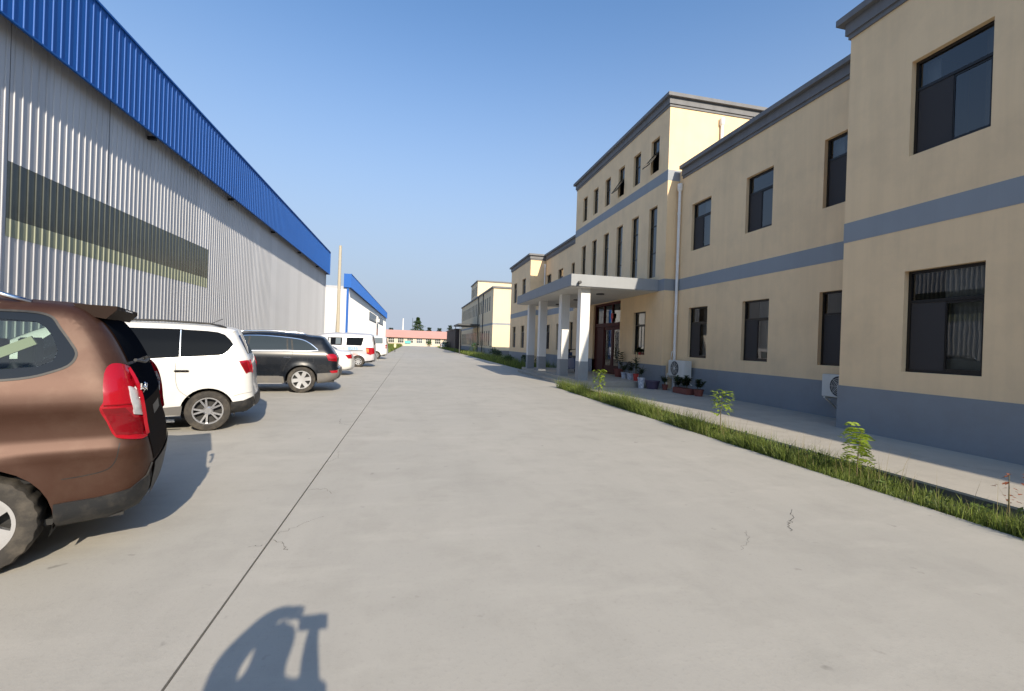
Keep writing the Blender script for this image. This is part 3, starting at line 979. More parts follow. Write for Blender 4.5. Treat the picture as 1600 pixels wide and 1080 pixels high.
class Car:
    def __init__(s, name, Xr, Yside, hw, label, paint, sil, prof, wheels, wr, bottom, arch=.05, flare=.02, group='cars parked nose-in along the warehouse', rot=math.pi, pos=None, cat='car', holes=(), step=.06, nsil=5, psi=None, contact=None):
        if psi is not None:
            rot = math.pi + R(psi)
            cu, cv = wheels[0], hw - .02
            pos = (contact[0] - (cu * math.cos(rot) - cv * math.sin(rot)), contact[1] - (cu * math.sin(rot) + cv * math.cos(rot)), 0)
        s.t = thing(name, pos or (Xr, Yside + hw, 0), label, cat, group, rot, local=True)
        s.hw, s.wr, s.wheels, s.arch, s.flare, s.bottom = hw, wr, wheels, wr + arch, flare, bottom
        S = crom(sil, nsil)
        s.sil, s.Rr, s.B = S[:, :2], S[:, 2], S[:, 3]
        s.pz, s.pw = np.array(prof).T
        s.step = step
        zc = wr
        # outline: silhouette + bottom edge with wheel arches
        bot = []
        xs_end = s.sil[-1][0]
        for (uc) in sorted(wheels, reverse=True):
            ra = s.arch
            zb = bottom
            da = math.sqrt(max(ra * ra - (zb - zc) ** 2, .01))
            a0 = math.atan2(zb - zc, da)
            for k in range(19):
                a = a0 + (math.pi - 2 * a0) * k / 18
                bot.append((uc + ra * math.cos(a), zc + ra * math.sin(a)))
        s.outline = np.vstack([s.sil, np.array(bot)])
        # offset rings for a round edge
        nrm = s.normals()
        ext = []
        for off in (.008, .025, .05, .09, .14):
            if off < s.step * 3: ext.append(s.sil[1:-1] - nrm[1:-1] * off)
        E = np.vstack(ext)
        P, F = fill(s.outline, holes, step, E)
        w = s.W(P)
        b = MB()
        b.add([(p[0], ww, p[1]) for p, ww in zip(P, w)], [f if s.ccw(P, f) else f[::-1] for f in F])
        b.add([(p[0], -ww, p[1]) for p, ww in zip(P, w)], [f[::-1] if s.ccw(P, f) else f for f in F])
        m = 12
        we = s.W(s.sil)
        vs = []
        for i in range(len(s.sil)):
            for j in range(m + 1):
                vs.append(s.surf(i, -1 + 2 * j / m, 0, nrm, we))
        fs = [(i * (m + 1) + j, i * (m + 1) + j + 1, (i + 1) * (m + 1) + j + 1, (i + 1) * (m + 1) + j) for i in range(len(s.sil) - 1) for j in range(m)]
        b.add(vs, fs)
        me_o = b.build('body', paint, s.t)
        bm = bmesh.new(); bm.from_mesh(me_o.data); bmesh.ops.remove_doubles(bm, verts=bm.verts, dist=.0008)
        bmesh.ops.recalc_face_normals(bm, faces=bm.faces); bm.to_mesh(me_o.data); bm.free()
        me_o.data.shade_smooth(); me_o.data.set_sharp_from_angle(angle=R(48))
        s.body = me_o
        u = MB(); u.box(s.sil[:, 0].min() + .15, s.sil[:, 0].max() - .15, -hw + .12, hw - .12, bottom + .02, bottom + .06)
        for uc in wheels:
            for sg in (-1, 1):
                n = 14; ra = s.arch - .004
                v = []
                for k in range(n + 1):
                    a = -.35 + (math.pi + .7) * k / n
                    v += [(uc + ra * math.cos(a), sg * (hw - .03 - .02), zc + ra * math.sin(a)), (uc + ra * math.cos(a), sg * (hw - .42), zc + ra * math.sin(a))]
                u.add(v, [(2 * k, 2 * k + 1, 2 * k + 3, 2 * k + 2) for k in range(n)])
                u.box(uc - ra, uc + ra, min(sg * (hw - .43), sg * (hw - .42)), max(sg * (hw - .43), sg * (hw - .42)), bottom, zc + ra)
        u.build('underbody', M['rimdark'], s.t)

    def ccw(s, P, f):
        a, b, c = P[f[0]], P[f[1]], P[f[2]]
        return (b[0] - a[0]) * (c[1] - a[1]) - (b[1] - a[1]) * (c[0] - a[0]) < 0

    def normals(s):
        t = np.gradient(s.sil, axis=0)
        n = np.stack([-t[:, 1], t[:, 0]], 1)
        n /= np.linalg.norm(n, axis=1)[:, None] + 1e-9
        c = s.sil.mean(0)
        if ((s.sil - c) * n).sum() < 0: n = -n
        return n

    def W(s, P):
        P = np.asarray(P, float).reshape(-1, 2)
        w = np.interp(P[:, 1], s.pz, s.pw)
        for uc in s.wheels:
            r = np.hypot(P[:, 0] - uc, P[:, 1] - s.wr) - s.arch
            w = w + s.flare * np.exp(-(np.maximum(r, 0) / .06) ** 2) * (P[:, 1] > s.wr * .6)
        d, k, t = pdist(P, s.sil)
        k2 = np.minimum(k + 1, len(s.Rr) - 1)
        Rr = s.Rr[k] * (1 - t) + s.Rr[k2] * t
        q = np.clip(1 - d / Rr, 0, 1)
        return w - Rr * (1 - np.sqrt(np.maximum(0, 1 - q * q)))

    def pts3(s, P, off, sg):
        P = np.asarray(P, float).reshape(-1, 2)
        w = s.W(P); e = .006
        du = (s.W(P + [e, 0]) - s.W(P - [e, 0])) / (2 * e); dz = (s.W(P + [0, e]) - s.W(P - [0, e])) / (2 * e)
        n = np.stack([-np.clip(du, -3, 3), np.ones(len(P)), -np.clip(dz, -3, 3)], 1)
        n /= np.linalg.norm(n, axis=1)[:, None]
        return [(p[0] + q[0] * off, sg * (ww + q[1] * off), p[1] + q[2] * off) for p, ww, q in zip(P, w, n)]

    def surf(s, i, t, off, nrm, we):
        bul = s.B[i] * (1 - t * t)
        return (s.sil[i][0] + nrm[i][0] * (bul + off), we[i] * t, s.sil[i][1] + nrm[i][1] * (bul + off))

    def patch(s, name, poly, m, off=.004, hole=None, step=None, sides=(1, -1), parent=None, smoothpoly=0, rim=True):
        poly = crom(poly, smoothpoly, True) if smoothpoly else np.asarray(poly, float)
        dense = []
        for i in range(len(poly)):
            a_, b_ = poly[i], poly[(i + 1) % len(poly)]
            k_ = max(1, int(np.hypot(*(b_ - a_)) / .05))
            dense += [a_ + (b_ - a_) * q_ / k_ for q_ in range(k_)]
        poly = np.array(dense)
        P, F = fill(poly, [hole] if hole is not None else [], step or s.step)
        out = []
        for sg in sides:
            b = MB()
            b.add(s.pts3(P, off, sg), [f if (s.ccw(P, f)) == (sg > 0) else f[::-1] for f in F])
            if rim:
                v = []
                for p, q in zip(s.pts3(poly, off, sg), s.pts3(poly, -.012, sg)): v += [p, q]
                n = len(poly)
                b.add(v, [(2 * i, 2 * ((i + 1) % n), 2 * ((i + 1) % n) + 1, 2 * i + 1) for i in range(n)])
            out.append(b.build(name, m, parent or s.t, smooth=True, angle=50))
        return out

    def ribbon(s, name, path, width, m, off=.002, sides=(1, -1), parent=None, sm=4):
        p = crom(path, sm) if sm else np.asarray(path, float)
        t = np.gradient(p, axis=0); n = np.stack([-t[:, 1], t[:, 0]], 1); n /= np.linalg.norm(n, axis=1)[:, None] + 1e-9
        a, c = p + n * width / 2, p - n * width / 2
        for sg in sides:
            b = MB(); v = []
            for q1, q2 in zip(s.pts3(a, off, sg), s.pts3(c, off, sg)): v += [q1, q2]
            b.add(v, [(2 * i, 2 * i + 1, 2 * i + 3, 2 * i + 2) for i in range(len(p) - 1)])
            b.build(name, m, parent or s.t, smooth=True)

    def rear(s, name, z0, z1, t0, t1, m, off=.006, front=False, ulim=(None, None), parent=None):
        """patch on the end face between heights z0..z1"""
        nrm = s.normals(); we = s.W(s.sil)
        um = s.sil[:, 0].mean()
        ids = [i for i in range(len(s.sil)) if (s.sil[i][0] > um) == front and z0 <= s.sil[i][1] <= z1]
        if len(ids) < 2: return None
        n = 10; v = []
        for i in ids:
            for j in range(n + 1):
                v.append(s.surf(i, t0 + (t1 - t0) * j / n, off, nrm, we))
        b = MB(); b.add(v, [(i * (n + 1) + j, i * (n + 1) + j + 1, (i + 1) * (n + 1) + j + 1, (i + 1) * (n + 1) + j) for i in range(len(ids) - 1) for j in range(n)])
        return b.build(name, m, parent or s.t, smooth=True)

    def wheel_set(s, spokes=10, rimr=.64, kind='split', width=.215, tread=False, inset=.02):
        r = s.wr
        n = 96 if tread else 48
        rr = r * rimr
        ty = MB()
        prof = [(rr, -width * .42), (rr + .012, -width * .5), (r * .86, -width * .53), (r * .965, -width * .47), (r * .995, -width * .36), (r, -width * .2), (r, width * .2), (r * .995, width * .36), (r * .965, width * .47), (r * .86, width * .53), (rr + .012, width * .5), (rr, width * .42)]
        md = (lambda k, q: (1.0 if (k // 2) % 2 else .978) if q > r * .95 else (1 if (k // 2) % 2 or q < r * .9 else .99)) if tread else None
        ty.lathe(prof, (0, 0, 0), n, 'y', mod=md)
        tm = ty.build('wheel', M['tyre'], None, smooth=True, angle=35).data
        rim = MB()
        f = width * .40
        rim.lathe([(rr * .90, f - .03), (rr * .93, f + .012), (rr + .008, f + .012), (rr + .008, f - .02), (rr * .90, f - .10)], (0, 0, 0), 40, 'y')
        rim.lathe([(0, f - .005), (.05, f - .005), (.06, f - .012), (.075, f - .03), (.075, f - .06)], (0, 0, 0), 20, 'y')
        for k in range(spokes):
            a = 2 * math.pi * k / spokes + .2
            if kind == 'split': offs = (-.21, .21)
            elif kind == 'wide': offs = (0,)
            else: offs = (0,)
            for of in offs:
                r0, r1 = .045, rr * .93
                w0, w1 = (.016, .0135) if kind == 'split' else ((.045, .055) if kind == 'wide' else (.03, .026))
                a1 = a + of
                d0 = Vector((math.cos(a), 0, math.sin(a))); d1 = Vector((math.cos(a1), 0, math.sin(a1)))
                p0, p1 = d0 * r0, d1 * r1
                t_ = Vector((-math.sin(a), 0, math.cos(a)))
                y0, y1 = f - .012, f + .002
                v = [p0 - t_ * w0 + Vector((0, y0, 0)), p0 + t_ * w0 + Vector((0, y0, 0)), p1 + t_ * w1 + Vector((0, y1, 0)), p1 - t_ * w1 + Vector((0, y1, 0))]
                v += [q + Vector((0, -.035, 0)) for q in v]
                v[0] += Vector((0, .006, 0)); v[1] += Vector((0, .006, 0))
                rim.add(v, [(0, 1, 2, 3), (0, 4, 5, 1), (1, 5, 6, 2), (3, 7, 4, 0), (2, 6, 7, 3)])
        bk = len(rim.f)
        rim.lathe([(0, f - .085), (rr * .93, f - .085), (rr * .95, f - .03)], (0, 0, 0), 32, 'y', mi=1)
        rm = rim.build('rim', [M['rim'], M['rimdark']], None, smooth=True, angle=30, fix=False).data
        for o in [o for o in COL.objects if o.data in (tm, rm)]: bpy.data.objects.remove(o)
        for uc in s.wheels:
            for sg in (1, -1):
                w = bpy.data.objects.new('wheel', tm); COL.objects.link(w); w.parent = s.t
                w.location = (uc, sg * (s.hw - inset - width / 2), r)
                w.rotation_euler = (0, .3 * uc, 0 if sg > 0 else math.pi)
                q = bpy.data.objects.new('rim', rm); COL.objects.link(q); q.parent = w

    def box(s, name, m, x0, x1, y0, y1, z0, z1, bevel=.01, mirror=False, parent=None):
        for sg in ((1, -1) if mirror else (1,)):
            ya, yb = sorted((sg * y0, sg * y1))
            MB().box(x0, x1, ya, yb, z0, z1).build(name, m, parent or s.t, bevel=bevel, smooth=True, angle=40)


NEAR_STEP = .045
# ---- brown people carrier
BW = np.array([(1.55, 1.69), (.97, 1.69), (.86, 1.69), (.77, 1.68), (.72, 1.655), (.68, 1.59), (.62, 1.495), (.582, 1.42), (.59, 1.37), (.62, 1.33), (.70, 1.29), (.79, 1.26), (.96, 1.24), (1.55, 1.22)])
BWI = np.array([(1.50, 1.635), (.96, 1.635), (.80, 1.625), (.75, 1.59), (.71, 1.53), (.69, 1.475), (.675, 1.43), (.69, 1.37), (.76, 1.33), (.96, 1.31), (1.50, 1.29)])
FD = np.array([(1.66, 1.69), (2.55, 1.66), (2.60, 1.20), (1.64, 1.22)])
bprof = [(.15, .85), (.30, .875), (.45, .893), (.60, .904), (.70, .914), (.755, .926), (.79, .917), (.83, .893), (.93, .891), (1.015, .902), (1.035, .917), (1.055, .919), (1.15, .907), (1.25, .876), (1.45, .795), (1.65, .715), (1.80, .65)]
bs = [(.68, .255, .10, .02), (.36, .27, .14, .03), (.215, .33, .18, .03), (.17, .50, .2, .03), (.16, .62, .2, .03), (.175, .74, .18, .03), (.215, .90, .17, .02), (.24, 1.08, .17, .02), (.29, 1.24, .15, .02), (.335, 1.37, .14, .02),
      (.44, 1.58, .12, .03), (.53, 1.69, .10, .03), (.62, 1.745, .09, .035), (.9, 1.765, .09, .035), (1.6, 1.775, .09, .035), (2.4, 1.75, .09, .035), (2.9, 1.66, .09, .04), (3.3, 1.40, .10, .06), (3.65, 1.13, .14, .07), (4.2, 1.03, .2, .08), (4.6, .88, .26, .12), (4.72, .62, .3, .14), (4.68, .36, .25, .14), (4.5, .24, .12, .05)]
car = Car('people_carrier', 0, 0, .915, 'dusty brown people carrier cut off by the left edge of the photo', M['brown'], bs, bprof, (1.04, 3.75), .325, .24, arch=.06, flare=.018, holes=[BW, FD], step=NEAR_STEP, psi=22, contact=(-2.634, 3.398), nsil=7)
for sg in (1, -1):
    fr = car.patch('side_window', BW, M['frit'], -.002, hole=BWI, sides=(sg,), step=.05)[0]
    car.patch('pane', BWI, M['carpane'], -.004, sides=(sg,), step=.08, parent=fr, rim=False)
    car.patch('side_window', FD, M['carpane'], -.003, sides=(sg,), step=.1)
car.ribbon('window_seal', np.vstack([BW, BW[:1]]), .014, M['plastic'], .003, sm=3)
car.patch('pillar_trim', [(1.56, 1.71), (1.65, 1.71), (1.63, 1.21), (1.56, 1.21)], M['plastic'], .003)
squeeze = lambda q: np.array([(.425 + (u - .425) * .88, z) for u, z in q])
lampP = squeeze([(.395, 1.345), (.425, 1.31), (.43, 1.20), (.422, 1.09), (.442, 1.045), (.40, .95), (.345, .84), (.26, .815), (.165, .81), (.172, .92), (.20, 1.11), (.245, 1.24), (.325, 1.335)])
for sg in (1, -1):
    lp = car.patch('taillight', lampP, M['lampred'], .010, sides=(sg,), step=.022, smoothpoly=3)[0]
    car.patch('reversing_lens', squeeze([(.292, 1.185), (.24, 1.185), (.205, 1.10), (.212, .975), (.252, .99), (.268, 1.08)]), M['lampwhite'], .018, sides=(sg,), step=.02, parent=lp)
    car.patch('brake_lens', squeeze([(.425, 1.045), (.39, .96), (.345, .86), (.20, .835), (.20, .95), (.25, .965), (.30, 1.045)]), M['lampred2'], .015, sides=(sg,), step=.022, parent=lp)
    for zz, uu in ((1.065, .418), (1.0, .405), (.955, .385)): car.patch('lens_rib', [(uu, zz + .004), (.29, zz + .004), (.29, zz - .004), (uu, zz - .004)], M['lampred2'], .018, sides=(sg,), step=.03, parent=lp)
clad = np.array([(.655, .425), (.45, .435), (.27, .465), (.19, .53), (.165, .61), (.165, .52), (.19, .40), (.235, .325), (.36, .278), (.655, .258)])
car.patch('bumper_cladding', clad, M['plastic'], .012, step=.03)
car.rear('bumper_cladding', .34, .61, -1, 1, M['plastic'], .014)
car.rear('rear_window', 1.34, 1.67, -.98, .98, M['tailblack'], .008)
car.rear('tailgate', .62, 1.06, -.99, .99, M['tail'], .005)
car.rear('tailgate_trim', 1.03, 1.345, -.99, .99, M['tailblack'], .007)
car.rear('number_plate_recess', .90, 1.0, -.35, .35, M['plastic'], .008)
sp = MB(); sp.add([(.64, -.60, 1.765), (.64, .60, 1.765), (.40, .62, 1.762), (.40, -.62, 1.762), (.60, -.62, 1.69), (.60, .62, 1.69), (.46, .64, 1.665), (.46, -.64, 1.665), (.40, .63, 1.735), (.40, -.63, 1.735)],
                  [(0, 1, 2, 3), (4, 7, 6, 5), (2, 8, 9, 3), (8, 6, 7, 9), (1, 5, 6, 2), (6, 8, 2), (0, 3, 7, 4), (3, 9, 7), (0, 4, 5, 1)])
spo = sp.build('spoiler', M['spoil'], car.t, fix=True)
MB().box(.397, .402, -.2, .2, 1.742, 1.752).build('brake_light', M['lampwhite'], spo)
b = MB(); b.tube([(.24, .25, 1.36), (.245, .45, 1.345), (.28, .70, 1.37)], .012, 6); b.lathe([(0, 0), (.022, 0), (.022, .05), (0, .05)], (.25, .25, 1.33), 10); b.build('wiper', M['plastic'], car.t)
bd = MB()
rr = random.Random(2)
for gx in range(4):
    for k in range(5):
        y0 = .80 - gx * .07 + rr.uniform(-.02, .02); z0 = 1.15 + rr.uniform(-.03, .03)
        bd.bar((.19 + .05 * y0, y0, z0), (.19 + .05 * y0, y0 + rr.choice((0, .035)), z0 + rr.choice((.03, 0))), .008, .008)
bd.build('tailgate_badge', M['chrome'], car.t)
car.ribbon('panel_seam', [(.33, .80), (.35, .68), (.39, .625), (.51, .595), (.62, .585)], .006, M['plastic'], .0015)
car.ribbon('panel_seam', [(1.62, 1.2), (1.60, .9), (1.42, .62)], .006, M['plastic'], .0015)
for sg in (1, -1):
    b = MB(); b.tube([(.85, sg * .60, 1.76), (1.0, sg * .61, 1.805), (1.6, sg * .61, 1.825), (2.3, sg * .61, 1.81), (2.5, sg * .61, 1.76)], .017, 8); b.build('roof_rail', M['chrome'] if sg > 0 else M['plastic'], car.t, smooth=True)
for uy in (-.42, .42):
    for ux in (1.0, 2.0):
        b = MB(); b.box(ux, ux + .14, uy - .24, uy + .24, .7, 1.25); b.box(ux + .02, ux + .12, uy - .13, uy + .13, 1.29, 1.5); b.box(ux + .05, ux + .07, uy - .06, uy + .06, 1.24, 1.30); b.box(ux + .14, ux + .6, uy - .25, uy + .25, .6, .76)
        b.build('seat', M['seat'], car.t, bevel=.03, smooth=True, angle=40)
b = MB(); b.bar((.80, .74, 1.50), (1.3, .72, 1.22), .03, .06); b.bar((.80, -.74, 1.50), (1.3, -.72, 1.22), .03, .06); b.build('interior_trim', M['seat'], car.t)
MB().box(.62, 3.4, -.78, .78, .55, .60).build('cabin_floor', M['plastic'], car.t)
car.wheel_set(5, .64, 'wide', .22, tread=True)
car.box('door_handle', M['brown'], 1.50, 1.66, .905, .93, 1.0, 1.03, mirror=True)
car.rear('windscreen', 1.16, 1.62, -.95, .95, M['carglass'], .006, front=True)

# ---- white people carrier
ws = [(.50, .275, .10, .02), (.28, .30, .14, .03), (.18, .38, .18, .05), (.17, .51, .18, .05), (.185, .60, .18, .04), (.20, .75, .17, .03), (.215, .95, .17, .03), (.245, 1.14, .16, .03), (.31, 1.29, .15, .03), (.43, 1.53, .12, .03), (.47, 1.62, .10, .03), (.49, 1.662, .07, .03), (.62, 1.69, .08, .035), (.9, 1.72, .09, .035), (1.5, 1.735, .09, .035), (2.3, 1.72, .09, .035), (2.8, 1.63, .09, .04), (3.3, 1.35, .1, .06), (3.65, 1.12, .14, .07), (4.2, 1.02, .2, .08), (4.55, .85, .26, .12), (4.66, .6, .3, .14), (4.6, .36, .25, .14), (4.45, .24, .12, .05)]
wprof = [(.12, .84), (.28, .87), (.42, .895), (.70, .905), (.95, .905), (1.1, .90), (1.2, .875), (1.45, .79), (1.62, .72), (1.78, .65)]
car = Car('people_carrier', 0, 0, .905, 'white people carrier with black tinted side windows parked second from the camera', M['whitecar'], ws, wprof, (.82, 3.55), .325, .26, flare=.012, step=.05, psi=15, contact=(-3.23, 8.24))
car.patch('side_window', [(3.0, 1.28), (2.72, 1.55), (1.98, 1.64), (1.265, 1.645), (1.215, 1.20), (1.72, 1.16), (2.9, 1.15)], M['carglass'])
car.patch('side_window', [(1.22, 1.64), (.88, 1.63), (.73, 1.615), (.63, 1.58), (.55, 1.50), (.50, 1.42), (.55, 1.33), (.65, 1.245), (1.205, 1.20)], M['carglass'])
car.patch('pillar_trim', [(1.275, 1.645), (1.21, 1.645), (1.20, 1.195), (1.225, 1.195)], M['carglass'], .005, step=.1)
car.ribbon('window_trim', [(3.0, 1.15), (1.72, 1.15), (1.2, 1.19), (.65, 1.235), (.55, 1.32), (.49, 1.42)], .012, M['chrome'], .006)
lampW = np.array([(.405, 1.145), (.25, 1.165), (.222, 1.06), (.212, .945), (.30, .94)])
for sg in (1, -1):
    lp = car.patch('taillight', lampW, M['lampred'], .012, sides=(sg,), step=.03)[0]
    car.patch('brake_lens', [(.385, 1.125), (.30, 1.135), (.26, .965), (.30, .96)], M['lampred2'], .016, sides=(sg,), step=.04, parent=lp)
car.patch('bumper_cladding', [(.50, .465), (.32, .49), (.19, .545), (.172, .47), (.19, .38), (.28, .305), (.495, .283)], M['plastic'], .012, step=.04)
car.rear('bumper_cladding', .38, .57, -1, 1, M['plastic'], .012)
car.patch('sill_cladding', [(3.10, .40), (1.4, .40), (1.16, .42), (1.18, .27), (3.10, .27)], M['plasticgrey'], .01)
car.ribbon('side_step', [(3.1, .20), (1.25, .20)], .05, M['chrome'], .05, sm=0)
car.rear('rear_window', 1.24, 1.58, -.95, .95, M['carglass'], .006)
car.box('door_handle', M['chrome'], 1.08, 1.28, .895, .93, .965, .995, mirror=True)
for sg in (1, -1):
    b = MB(); b.tube([(.62, sg * .60, 1.70), (.85, sg * .61, 1.755), (1.5, sg * .61, 1.775), (2.2, sg * .61, 1.76), (2.45, sg * .6, 1.70)], .016, 8); b.build('roof_rail', M['plastic'], car.t, smooth=True)
car.ribbon('window_trim', [(1.235, 1.635), (1.215, 1.20)], .012, M['chrome'], .009, sm=6)
b = MB(); b.tube([(.95, .1, 1.74), (.72, .1, 1.86)], .006, 6); b.build('aerial', M['plastic'], car.t)
car.ribbon('panel_seam', [(1.26, 1.18), (1.25, .8), (1.2, .66), (1.06, .55)], .006, M['plasticgrey'], .0015)
car.ribbon('panel_seam', [(1.24, 1.18), (2.2, 1.13)], .006, M['plasticgrey'], .0015)
car.ribbon('panel_seam', [(2.35, 1.16), (2.36, .8), (2.32, .42)], .006, M['plasticgrey'], .0015)
car.ribbon('bumper_seam', [(.205, .62), (.35, .60), (.47, .56)], .006, M['plasticgrey'], .0015)
car.wheel_set(5, .66, 'split', .22)
car.rear('windscreen', 1.14, 1.6, -.95, .95, M['carglass'], .006, front=True)

# ---- dark estate / off-roader
ks = [(.68, .265, .10, .02), (.45, .285, .14, .03), (.20, .38, .2, .06), (.11, .52, .2, .06), (.11, .68, .2, .06), (.17, .77, .19, .04), (.165, 1.00, .2, .04), (.22, 1.085, .2, .04), (.36, 1.29, .19, .04), (.49, 1.47, .16, .04), (.56, 1.57, .12, .04), (.63, 1.60, .10, .04), (.92, 1.62, .10, .04), (1.3, 1.665, .1, .04), (1.9, 1.685, .1, .04), (2.5, 1.67, .1, .04), (3.0, 1.58, .1, .05), (3.5, 1.31, .12, .06), (3.85, 1.10, .15, .08), (4.4, 1.02, .2, .1), (4.9, .85, .28, .14), (5.05, .6, .3, .16), (5.0, .36, .25, .15), (4.8, .25, .12, .05)]
kprof = [(.15, .90), (.30, .93), (.48, .955), (.60, .965), (.8, .968), (1.0, .96), (1.10, .945), (1.2, .91), (1.4, .82), (1.55, .74), (1.70, .66)]
car = Car('estate_car', 0, 0, .97, 'dark grey off-road estate with chrome window line parked third from the camera', M['blackcar'], ks, kprof, (1.12, 4.12), .37, .27, flare=.022, step=.055, psi=9, contact=(-3.06, 13.8))
kw = [(3.45, 1.2), (3.1, 1.42), (2.82, 1.54), (2.51, 1.585), (2.01, 1.59), (1.43, 1.55), (1.20, 1.52), (1.07, 1.485), (.95, 1.42), (.88, 1.375), (.78, 1.29), (.705, 1.215), (1.5, 1.19), (2.54, 1.165), (3.4, 1.16)]
car.patch('side_window', kw, M['carglassblue'], .003)
car.ribbon('window_trim', kw + kw[:1], .02, M['chrome'], .007, sm=2)
for a, b_ in (((1.50, 1.20), (1.53, 1.55)), ((1.37, 1.20), (1.42, 1.54)), ((2.50, 1.17), (2.46, 1.58))):
    car.ribbon('window_pillar', [a, b_], .04, M['plastic'], .008, sm=2)
for sg in (1, -1):
    lp = car.patch('taillight', [(.50, 1.11), (.24, 1.12), (.195, 1.03), (.20, .91), (.42, .93)], M['lampred'], .012, sides=(sg,), step=.04)[0]
    car.patch('brake_lens', [(.44, .99), (.24, .99), (.23, .935), (.41, .945)], M['lampred2'], .016, sides=(sg,), step=.04, parent=lp)
    car.patch('reflector', [(.38, .635), (.17, .65), (.18, .585), (.33, .57)], M['lampred'], .016, sides=(sg,), step=.04)
car.patch('bumper_cladding', [(.71, .555), (.35, .58), (.125, .69), (.115, .53), (.20, .39), (.42, .30), (.70, .272)], M['plasticgrey'], .010, step=.05)
car.rear('bumper_cladding', .40, .68, -1, 1, M['plasticgrey'], .01)
car.patch('sill_cladding', [(3.6, .48), (1.7, .48), (1.58, .46), (1.55, .28), (3.6, .28)], M['plasticgrey'], .01)
car.ribbon('sill_trim', [(3.6, .275), (1.6, .275)], .03, M['chrome'], .02, sm=0)
car.rear('rear_window', 1.22, 1.54, -.95, .95, M['carglass'], .006)
car.box('door_handle', M['chrome'], 1.40, 1.60, .955, .985, .99, 1.02, mirror=True)
for sg in (1, -1):
    b = MB(); b.tube([(1.02, sg * .62, 1.63), (1.2, sg * .63, 1.70), (1.9, sg * .64, 1.735), (2.6, sg * .64, 1.71), (2.9, sg * .63, 1.63)], .02, 8); b.build('roof_rail', M['chrome'], car.t, smooth=True)
car.ribbon('panel_seam', [(1.36, 1.18), (1.38, 1.02), (1.52, .82), (1.60, .60)], .007, M['plastic'], .002)
car.ribbon('panel_seam', [(2.50, 1.16), (2.52, .8), (2.50, .5)], .007, M['plastic'], .002)
car.ribbon('fuel_flap_seam', [(.98, 1.0), (.82, 1.0), (.82, .86), (.98, .86), (.98, 1.0)], .006, M['plastic'], .002, sm=0)
car.wheel_set(6, .68, 'wide', .26)
car.rear('windscreen', 1.12, 1.55, -.95, .95, M['carglass'], .006, front=True)

# ---- white saloon
ss = [(.50, .23, .10, .02), (.15, .25, .14, .05), (.0, .33, .2, .1), (-.03, .55, .22, .1), (-.01, .75, .22, .08), (.03, .93, .18, .05), (.08, 1.0, .12, .04), (.30, 1.035, .12, .04), (.55, 1.06, .12, .04), (.95, 1.27, .14, .05), (1.3, 1.41, .12, .05), (1.9, 1.47, .10, .05), (2.5, 1.42, .1, .05), (3.2, 1.08, .13, .07), (3.9, .95, .2, .1), (4.3, .78, .26, .14), (4.4, .55, .28, .15), (4.35, .3, .2, .14), (4.2, .2, .1, .05)]
sprof = [(.12, .82), (.25, .85), (.45, .88), (.75, .885), (.92, .87), (1.1, .79), (1.3, .70), (1.5, .62)]
car = Car('saloon_car', 0, 0, .885, 'white saloon mostly hidden behind the dark estate', M['whitecar'], ss, sprof, (.98, 3.6), .31, .22, flare=.01, step=.07, psi=7, contact=(-3.50, 20.2))
car.patch('side_window', [(3.1, 1.0), (2.5, 1.36), (1.9, 1.41), (1.35, 1.36), (1.0, 1.2), (.82, 1.06), (1.2, 1.0)], M['carglass'])
car.rear('rear_window', 1.09, 1.36, -.92, .92, M['carglass'], .008)
car.patch('taillight', [(.28, .90), (.02, .915), (0, .82), (.0, .74), (.15, .74)], M['lampred'], .012, step=.04)
car.wheel_set(5, .64, 'wide', .2)
car.rear('windscreen', 1.05, 1.38, -.92, .92, M['carglass'], .008, front=True)

# ---- silver van
vs_ = [(.60, .24, .08, .02), (.30, .28, .12, .04), (.1, .36, .16, .06), (.06, .55, .16, .06), (.08, .75, .14, .05), (.10, 1.2, .14, .05), (.16, 1.5, .12, .05), (.22, 1.80, .10, .04), (.32, 1.87, .10, .04), (.8, 1.885, .1, .05), (1.8, 1.90, .1, .05), (2.6, 1.86, .1, .05), (3.1, 1.74, .1, .05), (3.6, 1.35, .12, .07), (3.95, 1.05, .16, .08), (4.2, .85, .22, .1), (4.3, .55, .22, .12), (4.22, .3, .18, .1), (4.1, .24, .08, .04)]
vprof = [(.15, .78), (.3, .81), (.5, .825), (.9, .83), (1.15, .82), (1.25, .80), (1.7, .72), (1.92, .66)]
car = Car('van', 0, 0, .83, 'silver passenger van with pale blue lettering under its rear side window', M['silver'], vs_, vprof, (.95, 3.45), .31, .25, flare=.014, cat='van', step=.065, psi=2, contact=(-3.01, 27.0))
rwv = [(1.61, 1.66), (.68, 1.68), (.79, 1.21), (1.62, 1.215)]
car.patch('side_window', rwv, M['carglass'])
car.patch('side_window', [(2.61, 1.65), (1.84, 1.66), (1.85, 1.21), (2.61, 1.21)], M['carglass'])
car.patch('window_panel', [(2.19, 1.62), (1.92, 1.62), (1.92, 1.28), (2.19, 1.26)], M['carglasslight'], .008)  # pale patches paint the light seen through the van's windows
car.patch('window_panel', [(2.56, 1.61), (2.46, 1.61), (2.46, 1.26), (2.56, 1.26)], M['lampwhite'], .008)
car.patch('side_window', [(3.45, 1.3), (3.05, 1.6), (2.78, 1.645), (2.78, 1.21), (3.4, 1.21)], M['carglass'])
car.ribbon('side_moulding', [(1.79, .905), (.72, .93)], .03, M['plastic'], .008)
for q in range(3): car.ribbon('side_stripe', [(1.24, .75 - .035 * q), (.95, .74 - .035 * q)], .016, M['stripe'], .005)
